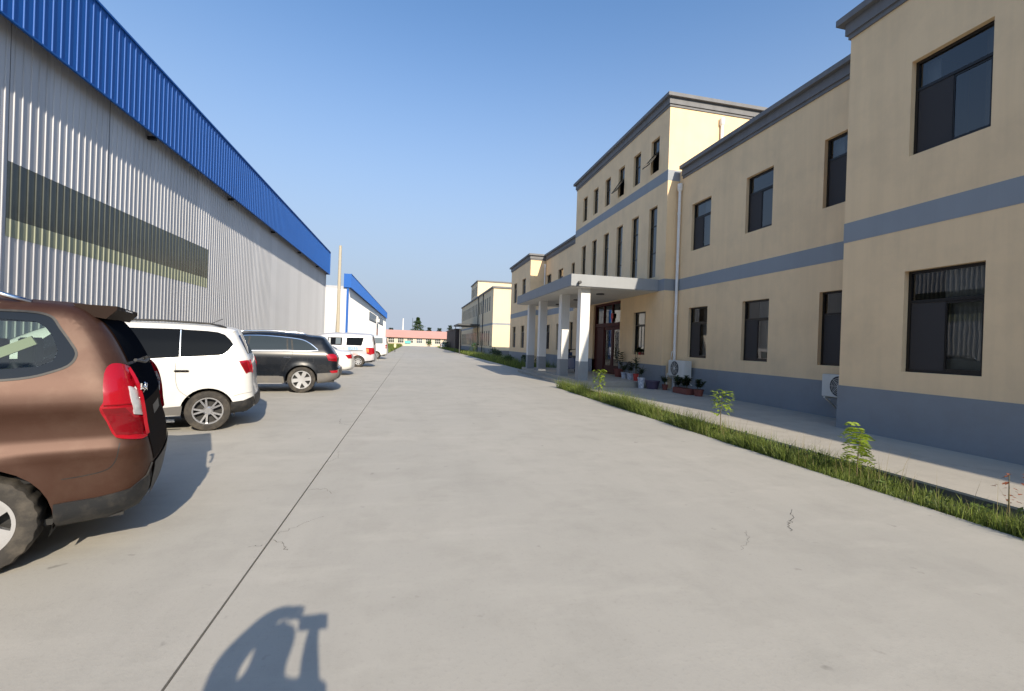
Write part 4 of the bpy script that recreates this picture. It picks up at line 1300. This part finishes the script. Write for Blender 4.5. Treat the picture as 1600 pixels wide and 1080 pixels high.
for sg in (1, -1):
    lp = car.patch('taillight', [(.55, 1.11), (.27, 1.115), (.11, 1.10), (.085, .78), (.30, .70), (.50, .77)], M['lampred'], .012, sides=(sg,), step=.05)[0]
    car.patch('indicator_lens', [(.545, 1.05), (.40, 1.05), (.38, .84), (.51, .84)], M['lampamber'], .017, sides=(sg,), step=.05, parent=lp)
car.rear('rear_window', 1.22, 1.76, -.93, .93, M['carglass'], .006)
car.rear('bumper', .33, .55, -1, 1, M['silver'], .03)
car.rear('number_plate', .62, .72, -.3, .3, M['plastic'], .03)
car.patch('bumper_cladding', [(.63, .33), (.30, .36), (.10, .42), (.12, .37), (.30, .285), (.63, .245)], M['plastic'], .01)
car.ribbon('panel_seam', [(1.74, 1.7), (1.74, .9), (1.70, .34)], .008, M['plasticgrey'], .002)
car.ribbon('panel_seam', [(2.70, 1.7), (2.72, .9), (2.70, .34)], .008, M['plasticgrey'], .002)
car.wheel_set(8, .60, 'plain', .19)
car.rear('windscreen', 1.1, 1.68, -.93, .93, M['carglass'], .006, front=True)
fc = bpy.data.curves.new('lettering', 'FONT'); fc.body = '8035'; fc.size = .27; fc.extrude = .001; fc.align_x = 'CENTER'
fo = bpy.data.objects.new('lettering', fc); COL.objects.link(fo)
dg = bpy.context.evaluated_depsgraph_get()
fme = bpy.data.meshes.new_from_object(fo.evaluated_get(dg)); bpy.data.objects.remove(fo)
fme.materials.clear(); fme.materials.append(M['gravelblue'])
fo = bpy.data.objects.new('lettering', fme); COL.objects.link(fo); fo.parent = car.t
fo.location = (1.25, .845, .965); fo.rotation_euler = (R(90), 0, R(180))

# ---- second van, white
v2 = [(.60, .26, .08, .02), (.30, .28, .12, .04), (.06, .38, .16, .06), (.0, .60, .16, .06), (.03, 1.0, .14, .05), (.06, 1.4, .12, .05), (.12, 1.75, .10, .04), (.24, 1.86, .10, .04), (.8, 1.91, .1, .05), (1.8, 1.93, .1, .05), (2.6, 1.9, .1, .05), (3.1, 1.76, .1, .05), (3.6, 1.35, .12, .07), (3.95, 1.05, .16, .08), (4.2, .85, .22, .1), (4.3, .55, .22, .12), (4.22, .3, .18, .1), (4.1, .24, .08, .04)]
car = Car('van', -2.08, 38.7, .83, 'plain white van parked last in the row, half behind the silver van', M['whitecar'], v2, vprof, (.85, 3.45), .31, .26, flare=.012, cat='van', step=.1)
car.patch('side_window', [(1.15, 1.75), (.36, 1.77), (.34, 1.28), (1.12, 1.26)], M['carglasslight'])
car.patch('side_window', [(2.5, 1.72), (1.3, 1.75), (1.3, 1.26), (2.5, 1.25)], M['carglass'])
car.rear('rear_window', 1.28, 1.74, -.93, .93, M['carglass'], .006)
car.patch('taillight', [(.14, 1.2), (.03, 1.2), (.02, .85), (.12, .85)], M['lampred'], .012)
car.patch('bumper_cladding', [(.55, .34), (.1, .40), (.05, .41), (.30, .285), (.55, .265)], M['plastic'], .01)
car.wheel_set(8, .60, 'plain', .19)

# ---- a car far down on the right
car = Car('saloon_car', 0, 0, .885, 'small white saloon far down the road beside the dark shed', M['whitecar'], ss, sprof, (.98, 3.6), .31, .22, flare=.01, step=.12, group='', rot=R(90), pos=(7.6, 112, -.02))
car.patch('side_window', [(3.1, 1.0), (2.5, 1.36), (1.9, 1.41), (1.35, 1.36), (1.0, 1.2), (.82, 1.06), (1.2, 1.0)], M['carglass'])
car.rear('rear_window', 1.09, 1.36, -.92, .92, M['carglass'], .008)
car.patch('taillight', [(.28, .90), (.02, .915), (0, .82), (.0, .74), (.15, .74)], M['lampred'], .012, step=.04)
car.wheel_set(5, .64, 'wide', .2)


# ------------------------------------------------------------------ air conditioners, pots, scooter
def ac_unit(x, y0, y1, z0, z1, label, fan=True):
    t = thing('air_conditioner', (x, (y0 + y1) / 2, z0), label, 'air conditioner', 'outdoor air conditioners on the office wall')
    MB().box(x, x + .28, y0, y1, z0, z1).build('casing', M['acwhite'], t, bevel=.015, smooth=True, angle=40)
    yc, zc, r = y0 + (y1 - y0) * (.40 if fan else .6), (z0 + z1) / 2, (z1 - z0) * .42
    b = MB(); b.lathe([(0, x - .004), (r * .95, x - .004), (r, x - .012), (r * 1.06, x - .004)], (0, yc, zc), 32, 'x'); f = b.build('fan_guard', M['acdark'], t, smooth=True, angle=30)
    g = MB()
    for k in range(1, 6):
        g.lathe([(r * k / 6 - .004, x - .016), (r * k / 6 + .004, x - .016)], (0, yc, zc), 28, 'x')
    for k in range(8):
        a = k * math.pi / 4
        g.bar((x - .014, yc, zc), (x - .014, yc + r * math.cos(a), zc + r * math.sin(a)), .006, .006)
    g.build('grille', M['acwhite'], f)
    MB().lathe([(0, x - .02), (r * .2, x - .02), (r * .22, x - .012)], (0, yc, zc), 16, 'x').build('fan_hub', M['acwhite'], f)
    b = MB()
    for yy in (y0 + .1, y1 - .1):
        b.box(x - .02, B_ - .02, yy - .02, yy + .02, z0 - .04, z0 - .002); b.bar((x + .02, yy, z0 - .04), (B_ - .02, yy, z0 - .3), .03, .03)
    b.build('bracket', M['acwhite'], t)
    return t


ac_unit(9.42, 8.05, 8.80, .62, 1.14, 'white outdoor air conditioner with round fan tucked beside the near block')
t = ac_unit(9.40, 14.25, 15.30, .62, 1.20, 'greenish white outdoor unit below the white drainpipe', False)
b = MB(); b.tube([(9.4, 15.33, .7), (9.36, 15.36, .4), (9.4, 15.3, .15)], .015, 6); b.tube([(9.5, 15.36, 1.1), (9.6, 15.40, 1.5), (9.78, 15.45, 1.6)], .02, 6); b.build('hose', M['pvc'], t)


def leaf_fan(b, base, n, ln, wd, rr, up=.5, droop=.5, mi=0):
    for k in range(n):
        a = rr.uniform(0, 2 * math.pi); e = rr.uniform(up * .5, up * 1.2)
        d = Vector((math.cos(a) * math.cos(e), math.sin(a) * math.cos(e), math.sin(e)))
        L = ln * rr.uniform(.6, 1.15)
        sd = Vector((-math.sin(a), math.cos(a), 0)) * wd * rr.uniform(.7, 1.2)
        p0 = Vector(base); p1 = p0 + d * L * .5; p2 = p0 + d * L - Vector((0, 0, droop * L))
        b.add([p0 - sd * .2, p0 + sd * .2, p1 + sd, p1 - sd, p2], [(0, 1, 2, 3), (3, 2, 4)], mi)


def pot(x, y, z, r, h, m, plant, ph, label, name='plant_pot', cat='potted plant', group='potted plants by the entrance', seed=0, box=None):
    rr = random.Random(seed)
    t = thing(name, (x, y, z), label, cat, group)
    b = MB()
    if box:
        b.box(x - r, x + r, y - box, y + box, z, z + h)
        b.build('pot', m, t, bevel=.015)
    else:
        b.lathe([(0, z), (r * .74, z), (r * .97, z + h * .9), (r * 1.05, z + h * .9), (r * 1.05, z + h), (r * .93, z + h), (r * .9, z + h * .93), (0, z + h * .92)], (x, y, 0), 20)
        b.build('pot', m, t, smooth=True, angle=40)
    if plant == 'none': return t
    p = MB()
    nst = 4 if not box else 9
    stm = MB()
    for k in range(nst):
        bx, by = x + rr.uniform(-.5, .5) * r, y + rr.uniform(-.7, .7) * (box or r)
        hh = ph * rr.uniform(.6, 1)
        tx, ty = bx + rr.uniform(-.12, .12), by + rr.uniform(-.12, .12)
        stm.tube([(bx, by, z + h * .9), (tx, ty, z + h + hh)], .007, 5)
        for q in range(7 if plant == 'bush' else 4):
            f = .25 + .75 * q / 6
            leaf_fan(p, (bx + (tx - bx) * f, by + (ty - by) * f, z + h + hh * f), 5, .2 if plant == 'bush' else .30, .035 if plant == 'bush' else .022, rr, .6, .25)
    p.build('foliage', M['leafdark'], t); stm.build('stem', M['stem'], t)
    return t


pot(9.0, 18.6, .30, .22, .36, M['potclay'], 'bush', 1.0, 'tall dark leafy plant in a pot at the right of the red door', seed=1)
pot(8.85, 17.75, .30, .15, .26, M['potwhite'], 'spike', .45, 'blue and white bucket nearest the red door, holding a short plant', seed=2)
pot(8.8, 17.1, .30, .16, .26, M['potwhite'], 'bush', .6, 'blue and white bucket beside the red pot, holding a leafy plant', seed=3)
pot(8.72, 16.5, .30, .11, .28, M['potred'], 'spike', .95, 'bright red pot with a tall thin plant beside the entrance', seed=4)
pot(8.45, 15.55, .1, .14, .40, M['potwhite'], 'spike', .5, 'tall white printed tub standing in front of the purple basin', seed=5)
pot(8.8, 15.35, .1, .27, .30, M['potpurple'], 'none', 0, 'wide dark purple basin on the pavement right of the white tub', seed=6, cat='basin', name='basin')
pot(9.1, 14.98, .1, .11, .2, M['potclay'], 'spike', .35, 'small clay pot on the pavement below the greenish outdoor unit', seed=7)
pot(9.05, 13.75, .1, .15, .2, M['potclay'], 'bush', .42, 'long reddish planter box below the first ground window', seed=8, box=.42)
pot(9.15, 13.05, .1, .16, .22, M['potclay'], 'bush', .35, 'squat pot with a green bush right of the long planter box', seed=9)
pot(9.28, 17.3, 1.335, .06, .1, M['potred'], 'bush', .14, 'little pot on the sill of the window beside the door', seed=10)
for q, xx in enumerate((17.62, 17.15)):
    pot(9.33, xx, 1.335, .05, .09, M['potclay'] if q else M['yellow'], 'bush', .10, ('tiny pale pot at the left end of the window sill by the door', 'tiny clay pot at the right end of the window sill by the door')[q], seed=20 + q)
# low plank bench for the buckets lies on the step: a thing
b = MB(); b.box(8.62, 9.1, 16.25, 18.05, .1, .296)
# scooter
scx, scy = 7.6, 20.6
t = thing('scooter', (scx, scy, .3), 'dark blue electric scooter parked under the canopy behind the columns', 'scooter')
b = MB(); b.prism([(20.0, .55), (20.25, .50), (20.75, .5), (21.0, .62), (21.02, .95), (20.9, 1.0), (20.3, 1.06), (20.05, .98)], scx - .16, scx + .16, plane='yz'); b.build('body', mat('scooter_blue', (.02, .05, .14), .35), t, bevel=.03, smooth=True, angle=40)
b = MB(); b.box(scx - .15, scx + .15, 20.05, 20.95, 1.06, 1.14); b.build('seat', M['plastic'], t, bevel=.03, smooth=True, angle=40)
b = MB(); b.tube([(scx, 21.55, .62), (scx, 21.42, 1.0), (scx, 21.28, 1.42)], .05, 8); b.tube([(scx - .3, 21.22, 1.45), (scx, 21.28, 1.42), (scx + .3, 21.22, 1.45)], .018, 8); b.build('handlebar', M['plastic'], t)
b = MB(); b.prism([(21.3, .6), (21.42, .55), (21.38, 1.25), (21.3, 1.3)], scx - .17, scx + .17, plane='yz'); b.box(scx - .13, scx + .13, 20.95, 21.4, .48, .55); b.build('leg_shield', mat('scooter_blue_panel', (.02, .05, .14), .35), t)
for yy in (20.2, 21.6):
    b = MB(); b.lathe([(.12, -.04), (.2, -.05), (.225, -.02), (.225, .02), (.2, .05), (.12, .04), (.0, .03)], (scx, yy, .525), 24, 'x'); b.build('wheel', M['tyre'], t, smooth=True, angle=40)


# ------------------------------------------------------------------ vegetation
def grass(name, n, pos, h, w, m, lean=.35, seed=1):
    g = np.random.default_rng(seed)
    P = pos(g, n)
    n = len(P)
    hh = h(g, P)
    a = g.uniform(0, 2 * np.pi, n); la = g.uniform(0, 2 * np.pi, n)
    ln = np.abs(g.normal(0, lean, n)) * hh
    sx, sy = np.cos(a) * w, np.sin(a) * w
    lx, ly = np.cos(la) * ln, np.sin(la) * ln
    V = np.zeros((n, 5, 3))
    wid = g.uniform(.6, 1.3, n)
    for k, (sg, f, q) in enumerate(((-1, 0, 1), (1, 0, 1), (1, .55, .75), (-1, .55, .75))):
        V[:, k, 0] = P[:, 0] + sg * sx * q * wid + lx * f * f * 1.2; V[:, k, 1] = P[:, 1] + sg * sy * q * wid + ly * f * f * 1.2; V[:, k, 2] = P[:, 2] + hh * f
    V[:, 4, 0] = P[:, 0] + lx; V[:, 4, 1] = P[:, 1] + ly; V[:, 4, 2] = P[:, 2] + hh * np.clip(1 - .25 * (ln / hh) ** 2, .3, 1)
    me = bpy.data.meshes.new(name)
    me.vertices.add(n * 5); me.vertices.foreach_set('co', V.reshape(-1))
    base = (np.arange(n) * 5)[:, None]
    loops = np.hstack([base + np.array([[0, 1, 2, 3]]), base + np.array([[3, 2, 4]])]).reshape(-1)
    me.loops.add(n * 7); me.loops.foreach_set('vertex_index', loops.astype(np.int32))
    me.polygons.add(n * 2)
    st_ = np.stack([np.arange(n) * 7, np.arange(n) * 7 + 4], 1).reshape(-1)
    me.polygons.foreach_set('loop_start', st_.astype(np.int32))
    me.update(calc_edges=True); me.validate()
    me.materials.append(m)
    o = bpy.data.objects.new(name, me); COL.objects.link(o)
    return tag(o, kind='stuff')


def clumps(g, P, sc):
    return .5 + .5 * np.sin(P[:, 1] * sc + 1.3 * np.sin(P[:, 1] * sc * .37) + P[:, 0] * 2.1 * sc)


def strip1(g, n):
    y = 1.2 + 15.2 * g.beta(1, 1.25, n)
    x = g.uniform(5.40, 6.0, n)
    x = np.where(g.random(n) < .35, g.uniform(5.36, 5.62, n), x)
    keep = g.random(n) < .42 + .58 * (np.sin(y * 3.1 + 1.7 * np.sin(y * .9)) + .6 * np.sin(y * 7.3 + x * 9) > -.25)
    return np.stack([x, y, np.full(n, -.05)], 1)[keep]


grass('grass', 42000, strip1, lambda g, P: (.05 + .20 * g.random(len(P)) ** 1.4 * (.3 + 1.1 * clumps(g, P, 2.3))) * (1.25 - .35 * (P[:, 0] - 5.4) / .6) * (1 + .55 * np.clip((P[:, 1] - 4) / 7, 0, 1)), .0042, M['grass'], .55, 2)
grass('grass_stalks', 800, strip1, lambda g, P: g.uniform(.2, .56, len(P)), .0019, M['grassdry'], .22, 3)
wd = random.Random(12)
L = MB()
for q in range(150):
    wy = 1.3 + 15 * wd.random(); wx = wd.uniform(5.42, 6.02); sz = wd.uniform(.5, 1.3)
    for k in range(wd.randint(6, 16)):
        a = wd.uniform(0, 2 * math.pi); e_ = wd.uniform(.1, .9); l_ = wd.uniform(.03, .075) * sz
        d = Vector((math.cos(a) * math.cos(e_), math.sin(a) * math.cos(e_), math.sin(e_)))
        c0 = Vector((wx, wy, -.05)) + Vector((d.x * .05 * sz, d.y * .05 * sz, wd.uniform(.02, .16) * sz))
        sd = Vector((-d.y, d.x, 0)).normalized() * l_ * .35
        L.add([c0, c0 + d * l_ * .5 + sd, c0 + d * l_, c0 + d * l_ * .5 - sd], [(0, 1, 2, 3)])
tag(L.build('low_weeds', leafmat('weed_leaf', (.11, .17, .04), .45, .45)), kind='stuff')
grass('grass', 9000, lambda g, n: np.stack([6.82 + 2.2 * g.beta(1, 1.3, n), 26 + 40 * g.beta(1, 1.6, n), np.full(n, -.02)], 1), lambda g, P: g.uniform(.15, .55, len(P)) * (.5 + clumps(g, P, .7)), .012, M['grass'], .4, 4)
grass('grass', 7000, lambda g, n: np.stack([6.85 + 1.3 * g.random(n), 58 + 75 * g.beta(1, 1.5, n), np.full(n, -.02)], 1), lambda g, P: g.uniform(.2, .6, len(P)), .03, M['grass'], .4, 5)
grass('grass', 9000, lambda g, n: np.stack([-2.95 - 4.8 * g.beta(1, 1.5, n), 57.2 + 80 * g.beta(1, 1.6, n), np.full(n, -.01)], 1), lambda g, P: g.uniform(.4, 1.0, len(P)), .03, M['grass'], .4, 6)


def sapling(name, x, y, z, h, label, m, leaf=.05, n=60, pinnate=False, seed=0, spread=.16, cat='sapling', low=.35):
    rr = random.Random(seed)
    t = thing(name, (x, y, z), label, cat)
    s = MB(); s.tube([(x, y, z), (x + rr.uniform(-.02, .02), y, z + h * .5), (x + rr.uniform(-.04, .04), y + rr.uniform(-.03, .03), z + h * .96)], [.010, .007, .003], 6); s.build('stem', M['stem'], t)
    L = MB()
    if pinnate:
        for k in range(n):
            f = low + (1 - low) * (k + rr.random()) / n
            a = rr.uniform(0, 2 * math.pi)
            ln = spread * rr.uniform(.7, 1.3)
            d = Vector((math.cos(a), math.sin(a), rr.uniform(.25, 1.1))).normalized()
            p0 = Vector((x, y, z + h * f))
            for q in range(1, 7):
                pq = p0 + d * ln * q / 6 - Vector((0, 0, .7 * ln * (q / 6) ** 2))
                for sg in (-1, 1):
                    sd = Vector((-d.y, d.x, 0)).normalized() * sg
                    tip = pq + sd * leaf * 1.2 + d * leaf * .4 - Vector((0, 0, leaf * .3))
                    md = (pq + tip) / 2
                    L.add([pq, md + d * leaf * .28, tip, md - d * leaf * .22], [(0, 1, 2, 3)])
    else:
        for k in range(n):
            f = low + (1 - low) * rr.random() ** .8
            a = rr.uniform(0, 2 * math.pi); rad = spread * rr.uniform(.02, 1) ** .8 * (1.1 - .9 * abs(f - .7))
            c = Vector((x + rad * math.cos(a), y + rad * math.sin(a), z + h * f + rr.uniform(-.03, .03)))
            d = Vector((math.cos(a), math.sin(a), rr.uniform(-.7, .3))).normalized()
            sd = d.cross(Vector((0, 0, 1))).normalized()
            lf = leaf * rr.uniform(.7, 1.25)
            upv = sd.cross(d) * lf * .12
            L.add([c, c + d * lf * .35 + sd * lf * .38 + upv, c + d * lf, c + d * lf * .35 - sd * lf * .38 + upv, c + d * lf * .4], [(0, 1, 4), (1, 2, 4), (2, 3, 4), (3, 0, 4)])
    L.build('foliage', m, t)
    return t


sapling('sapling', 5.72, 7.45, -.05, .90, 'young bright green sapling in the grass strip, middle of three', M['leafbright'], .085, 120, seed=1, spread=.19, low=.5)
sapling('sapling', 5.74, 4.80, -.05, .70, 'sapling with feathery compound leaves in the grass strip nearest the camera', M['leafbright'], .055, 46, True, seed=2, spread=.19, low=.32)
sapling('sapling', 5.70, 13.1, -.05, .95, 'bright green sapling at the far end of the grass strip before the columns', M['leafbright'], .095, 120, seed=3, spread=.19, low=.4)
sapling('weed', 5.80, 3.28, -.05, .54, 'withered reddish weed at the right edge of the grass strip', M['leafred'], .045, 26, seed=4, spread=.10, low=.35, cat='weed')


def bush(name, x, y, z, r, h, m, label, n=400, seed=0, leaf=.07, cat='bush', group=None):
    rr = random.Random(seed)
    t = thing(name, (x, y, z), label, cat, group)
    lob = [(rr.uniform(-.5, .5) * r, rr.uniform(-.5, .5) * r, rr.uniform(.35, .8) * h, rr.uniform(.4, .65)) for _ in range(5)]
    L = MB()
    for k in range(n):
        bx, by, bz, br = rr.choice(lob)
        d = Vector((rr.gauss(0, 1), rr.gauss(0, 1), rr.gauss(0, 1))).normalized() * rr.uniform(.5, 1) ** .5
        c = Vector((x + bx + d.x * r * br, y + by + d.y * r * br, z + max(.03, bz + d.z * h * br * .6)))
        dd = Vector((rr.gauss(0, 1), rr.gauss(0, 1), rr.gauss(0, .7))).normalized()
        sd = dd.cross(Vector((rr.gauss(0, 1), rr.gauss(0, 1), 1))).normalized()
        lf = leaf * rr.uniform(.6, 1.3)
        L.add([c, c + dd * lf * .5 + sd * lf * .3, c + dd * lf, c + dd * lf * .5 - sd * lf * .3], [(0, 1, 2, 3)])
    L.build('foliage', m, t)
    s = MB()
    for bx, by, bz, br in lob: s.tube([(x, y, z), (x + bx * .6, y + by * .6, z + bz)], [.02, .008], 5)
    s.build('stem', M['bark'], t)
    return t


bush('bush', 8.0, 30.6, 0, .7, .9, M['leafdark'], 'dark bush in front of the far wing beyond the canopy', 700, 1, .10)
bush('bush', 7.6, 36.5, 0, .7, .75, M['leafmid'], 'mid green bush at the road edge in front of the far block', 600, 2, .10)
bush('bush', 8.3, 44.5, 0, .7, 1.0, M['leafdark'], 'dark bush in the gap between the two cream offices', 700, 3, .12)
bush('bush', 8.9, 50.5, 0, .55, 1.25, M['leafdark'], 'upright shrub against the sunlit end wall of the far office', 400, 4, .12)
bush('bush', 7.9, 59.0, 0, .6, 1.7, M['leafmid'], 'slim green shrub before the ground windows of the far office', 350, 5, .14)
bush('bush', 7.5, 102, 0, 1.4, 2.0, M['leafdark'], 'rounded dark shrub near the white car at the far right', 600, 6, .2)
bush('bush', 5.2, 146, 0, 1.2, 2.2, M['leafmid'], 'green shrub before the windows of the red roofed building', 500, 7, .25)
sapling('roadside_shrub', 6.72, 44, 0, 1.2, 'thin dark shrub standing right at the far road edge', M['leafdark'], .12, 60, seed=8, spread=.25, cat='shrub', low=.2)


def conifer(x, y, h, r, m, label, n, seed, name='tree', top=.12):
    rr = random.Random(seed)
    t = thing(name, (x, y, 0), label, 'tree')
    tr = MB(); tr.tube([(x, y, -.2), (x, y, h * .5), (x, y, h * .95)], [.3, .18, .04], 8)
    L = MB()
    for k in range(60):
        f = .12 + .86 * k / 60
        a = k * 2.4; ln = r * (1 - f) ** .8 + top
        tr.tube([(x, y, h * f), (x + math.cos(a) * ln * .8, y + math.sin(a) * ln * .8, h * f + .15)], [.05, .01], 4)
    tr.build('trunk', M['bark'], t)
    for k in range(n):
        f = .10 + .9 * rr.random() ** 1.15
        lay = .75 + .3 * math.sin(f * 46)
        a = rr.uniform(0, 2 * math.pi)
        rad = (r * (1 - f) ** .75 + top) * lay * rr.uniform(.3, 1.05) * (.8 + .25 * math.sin(a * 3 + f * 20))
        c = Vector((x + rad * math.cos(a), y + rad * math.sin(a), h * f - rad * .15))
        d = Vector((math.cos(a) + rr.gauss(0, .4), math.sin(a) + rr.gauss(0, .4), rr.gauss(0, .5))).normalized()
        sd = d.cross(Vector((rr.gauss(0, .5), rr.gauss(0, .5), 1))).normalized()
        lf = rr.uniform(.25, .6)
        L.add([c, c + d * lf * .5 + sd * lf * .3, c + d * lf, c + d * lf * .5 - sd * lf * .3], [(0, 1, 2, 3)])
    L.build('crown', m, t)


conifer(1.6, 172, 10.4, 5.8, M['leafmid'], 'pointed green tree rising above the red roof', 4200, 1)
for i, (xx, yy, hh, rr_, lb) in enumerate(((6.0, 175, 7.0, 1.0, 'small slim tree top right of the pointed tree'), (9.8, 176, 6.8, 2.2, 'low rounded dark tree behind the right end of the red roof'), (-8.4, 180, 6.4, 4.0, 'low dark tree at the left end of the red roof'), (13.6, 172, 8.0, 2.4, 'dark tree behind the road end, beside the brown shed'))):
    conifer(xx, yy, hh, rr_, M['leafdark'], lb, 1500, 10 + i, top=.6)
ft = random.Random(5)
L = MB()
for k in range(9000):
    a = R(ft.uniform(-60, 60)); d = ft.uniform(420, 520)
    hh = 6 + 4 * math.sin(a * 31) + 3 * math.sin(a * 77)
    c = Vector((d * math.sin(a), d * math.cos(a), ft.uniform(0, max(3, hh))))
    s_ = ft.uniform(1.2, 3)
    v = Vector((ft.gauss(0, 1), ft.gauss(0, 1), ft.gauss(0, 1))).normalized(); u_ = v.cross(Vector((0, 0, 1))).normalized()
    L.add([c - u_ * s_, c + v * s_, c + u_ * s_, c - v * s_], [(0, 1, 2, 3)])
tag(L.build('far_tree_line', M['leafdark']), kind='stuff')


# ------------------------------------------------------------------ the photographer, behind the lens
def skin_mesh(name, V, Rr, E, m, parent, sub=2):
    me = bpy.data.meshes.new(name)
    me.from_pydata([Vector(v) for v in V], E, [])
    o = bpy.data.objects.new(name, me); COL.objects.link(o)
    sk = o.modifiers.new('skin', 'SKIN'); ss_ = o.modifiers.new('sub', 'SUBSURF'); ss_.levels = ss_.render_levels = sub
    if not me.skin_vertices: bpy.context.view_layer.update()
    if not me.skin_vertices:
        bm = bmesh.new(); bm.from_mesh(me); bm.verts.layers.skin.verify(); bm.to_mesh(me); bm.free()
    for i, r in enumerate(Rr):
        me.skin_vertices[0].data[i].radius = (r, r) if not isinstance(r, tuple) else r
        me.skin_vertices[0].data[i].use_root = (i == 0)
    dg = bpy.context.evaluated_depsgraph_get(); dg.update()
    em = bpy.data.meshes.new_from_object(o.evaluated_get(dg))
    bpy.data.objects.remove(o)
    em.materials.clear(); em.materials.append(m); em.shade_smooth()
    q = bpy.data.objects.new(name, em); COL.objects.link(q)
    if parent: q.parent = parent; p = org(parent); q.location = (-p[0], -p[1], -p[2])
    return q


PX = -.225
per = thing('person', (PX, -.33, 0), 'person in dark clothes holding up a phone with both hands, casting the shadow', 'person')
V = [(PX, -.34, .95), (PX, -.33, 1.15), (PX, -.31, 1.36), (PX, -.285, 1.50), (PX + .01, -.235, 1.60), (PX + .015, -.215, 1.69)]
Rr = [(.15, .11), (.14, .10), (.15, .10), (.075, .07), (.104, .11), (.098, .105)]
E = [(0, 1), (1, 2), (2, 3), (3, 4), (4, 5)]
def chain(start, pts, rad):
    p = start
    for v, r in zip(pts, rad):
        V.append(v); Rr.append(r); E.append((p, len(V) - 1)); p = len(V) - 1
    return p
lw = chain(2, [(PX - .19, -.29, 1.40), (-0.430, -.13, 1.48), (-0.300, -.075, 1.635), (-0.235, -.055, 1.66), (-0.185, -.05, 1.65)], [.072, .068, .048, .036, .042])
rw_ = chain(2, [(PX + .19, -.28, 1.40), (-0.050, -.10, 1.10), (-0.070, -.075, 1.42), (-0.070, -.06, 1.49), (-0.065, -.055, 1.545)], [.062, .056, .044, .034, .046])
chain(0, [(PX - .10, -.34, .88), (PX - .11, -.31, .50), (PX - .11, -.34, .10), (PX - .11, -.22, .05)], [.088, .060, .042, .035])
chain(0, [(PX + .10, -.34, .88), (PX + .11, -.31, .50), (PX + .11, -.34, .10), (PX + .11, -.22, .05)], [.088, .060, .042, .035])
for k in range(4):
    chain(lw, [(-.175 + .004 * k, -.045 - .012 * k, 1.672 - .012 * k), (-.145, -.04 - .014 * k, 1.672 - .014 * k), (-.12, -.04 - .014 * k, 1.655 - .012 * k)], [.011, .009, .008])
    chain(rw_, [(-.045, -.045 - .012 * k, 1.585 - .01 * k), (-.030, -.04 - .014 * k, 1.605 - .012 * k), (-.038, -.04 - .014 * k, 1.625 - .012 * k)], [.011, .009, .008])
chain(lw, [(-0.185, -.065, 1.64), (-0.155, -.07, 1.628)], [.012, .010])
chain(rw_, [(-0.065, -.065, 1.575), (-0.080, -.07, 1.595)], [.012, .010])
skin_mesh('body', V, Rr, E, M['skin'], per)
skin_mesh('shirt', [(PX, -.34, .92), (PX, -.33, 1.15), (PX, -.31, 1.36), (PX, -.295, 1.43), (PX - .19, -.29, 1.40), (-0.400, -.17, 1.455), (PX + .19, -.28, 1.40), (-0.055, -.14, 1.29)], [(.17, .125), (.155, .115), (.165, .115), .08, .072, .062, .072, .064], [(0, 1), (1, 2), (2, 3), (2, 4), (4, 5), (2, 6), (6, 7)], M['cloth'], per)
skin_mesh('trousers', [(PX, -.34, .97), (PX - .10, -.34, .86), (PX - .11, -.31, .50), (PX - .11, -.34, .10), (PX + .10, -.34, .86), (PX + .11, -.31, .50), (PX + .11, -.34, .10)], [(.165, .125), .10, .075, .06, .10, .075, .06], [(0, 1), (1, 2), (2, 3), (0, 4), (4, 5), (5, 6)], M['trouser'], per)
skin_mesh('hair', [(PX + .015, -.235, 1.70), (PX + .01, -.265, 1.65)], [(.095, .105), (.09, .09)], [(0, 1)], M['hair'], per)
for sg in (-1, 1):
    b = MB(); b.box(PX + sg * .11 - .05, PX + sg * .11 + .05, -.42, -.14, 0.0, .08); b.build('shoe', M['trouser'], per, bevel=.025, smooth=True, angle=40)
fc = MB()
for sg in (-1, 1): fc.lathe([(0, -.128), (.011, -.128), (.013, -.135)], (PX + .015 + sg * .033, 0, 1.66), 10, 'y')
fc.box(PX + .003, PX + .027, -.138, -.112, 1.615, 1.645); fc.box(PX - .01, PX + .04, -.137, -.130, 1.585, 1.592)
fc.build('face_features', M['hair'], per)
b = MB(); b.box(-.145, .005, -.045, -.037, 1.535, 1.62)
tag(b.build('phone', M['phone'], bevel=.003), 'black phone held up by the person', 'phone')

per.location.x += 0.03
bpy.data.objects['phone'].location.x += 0.03
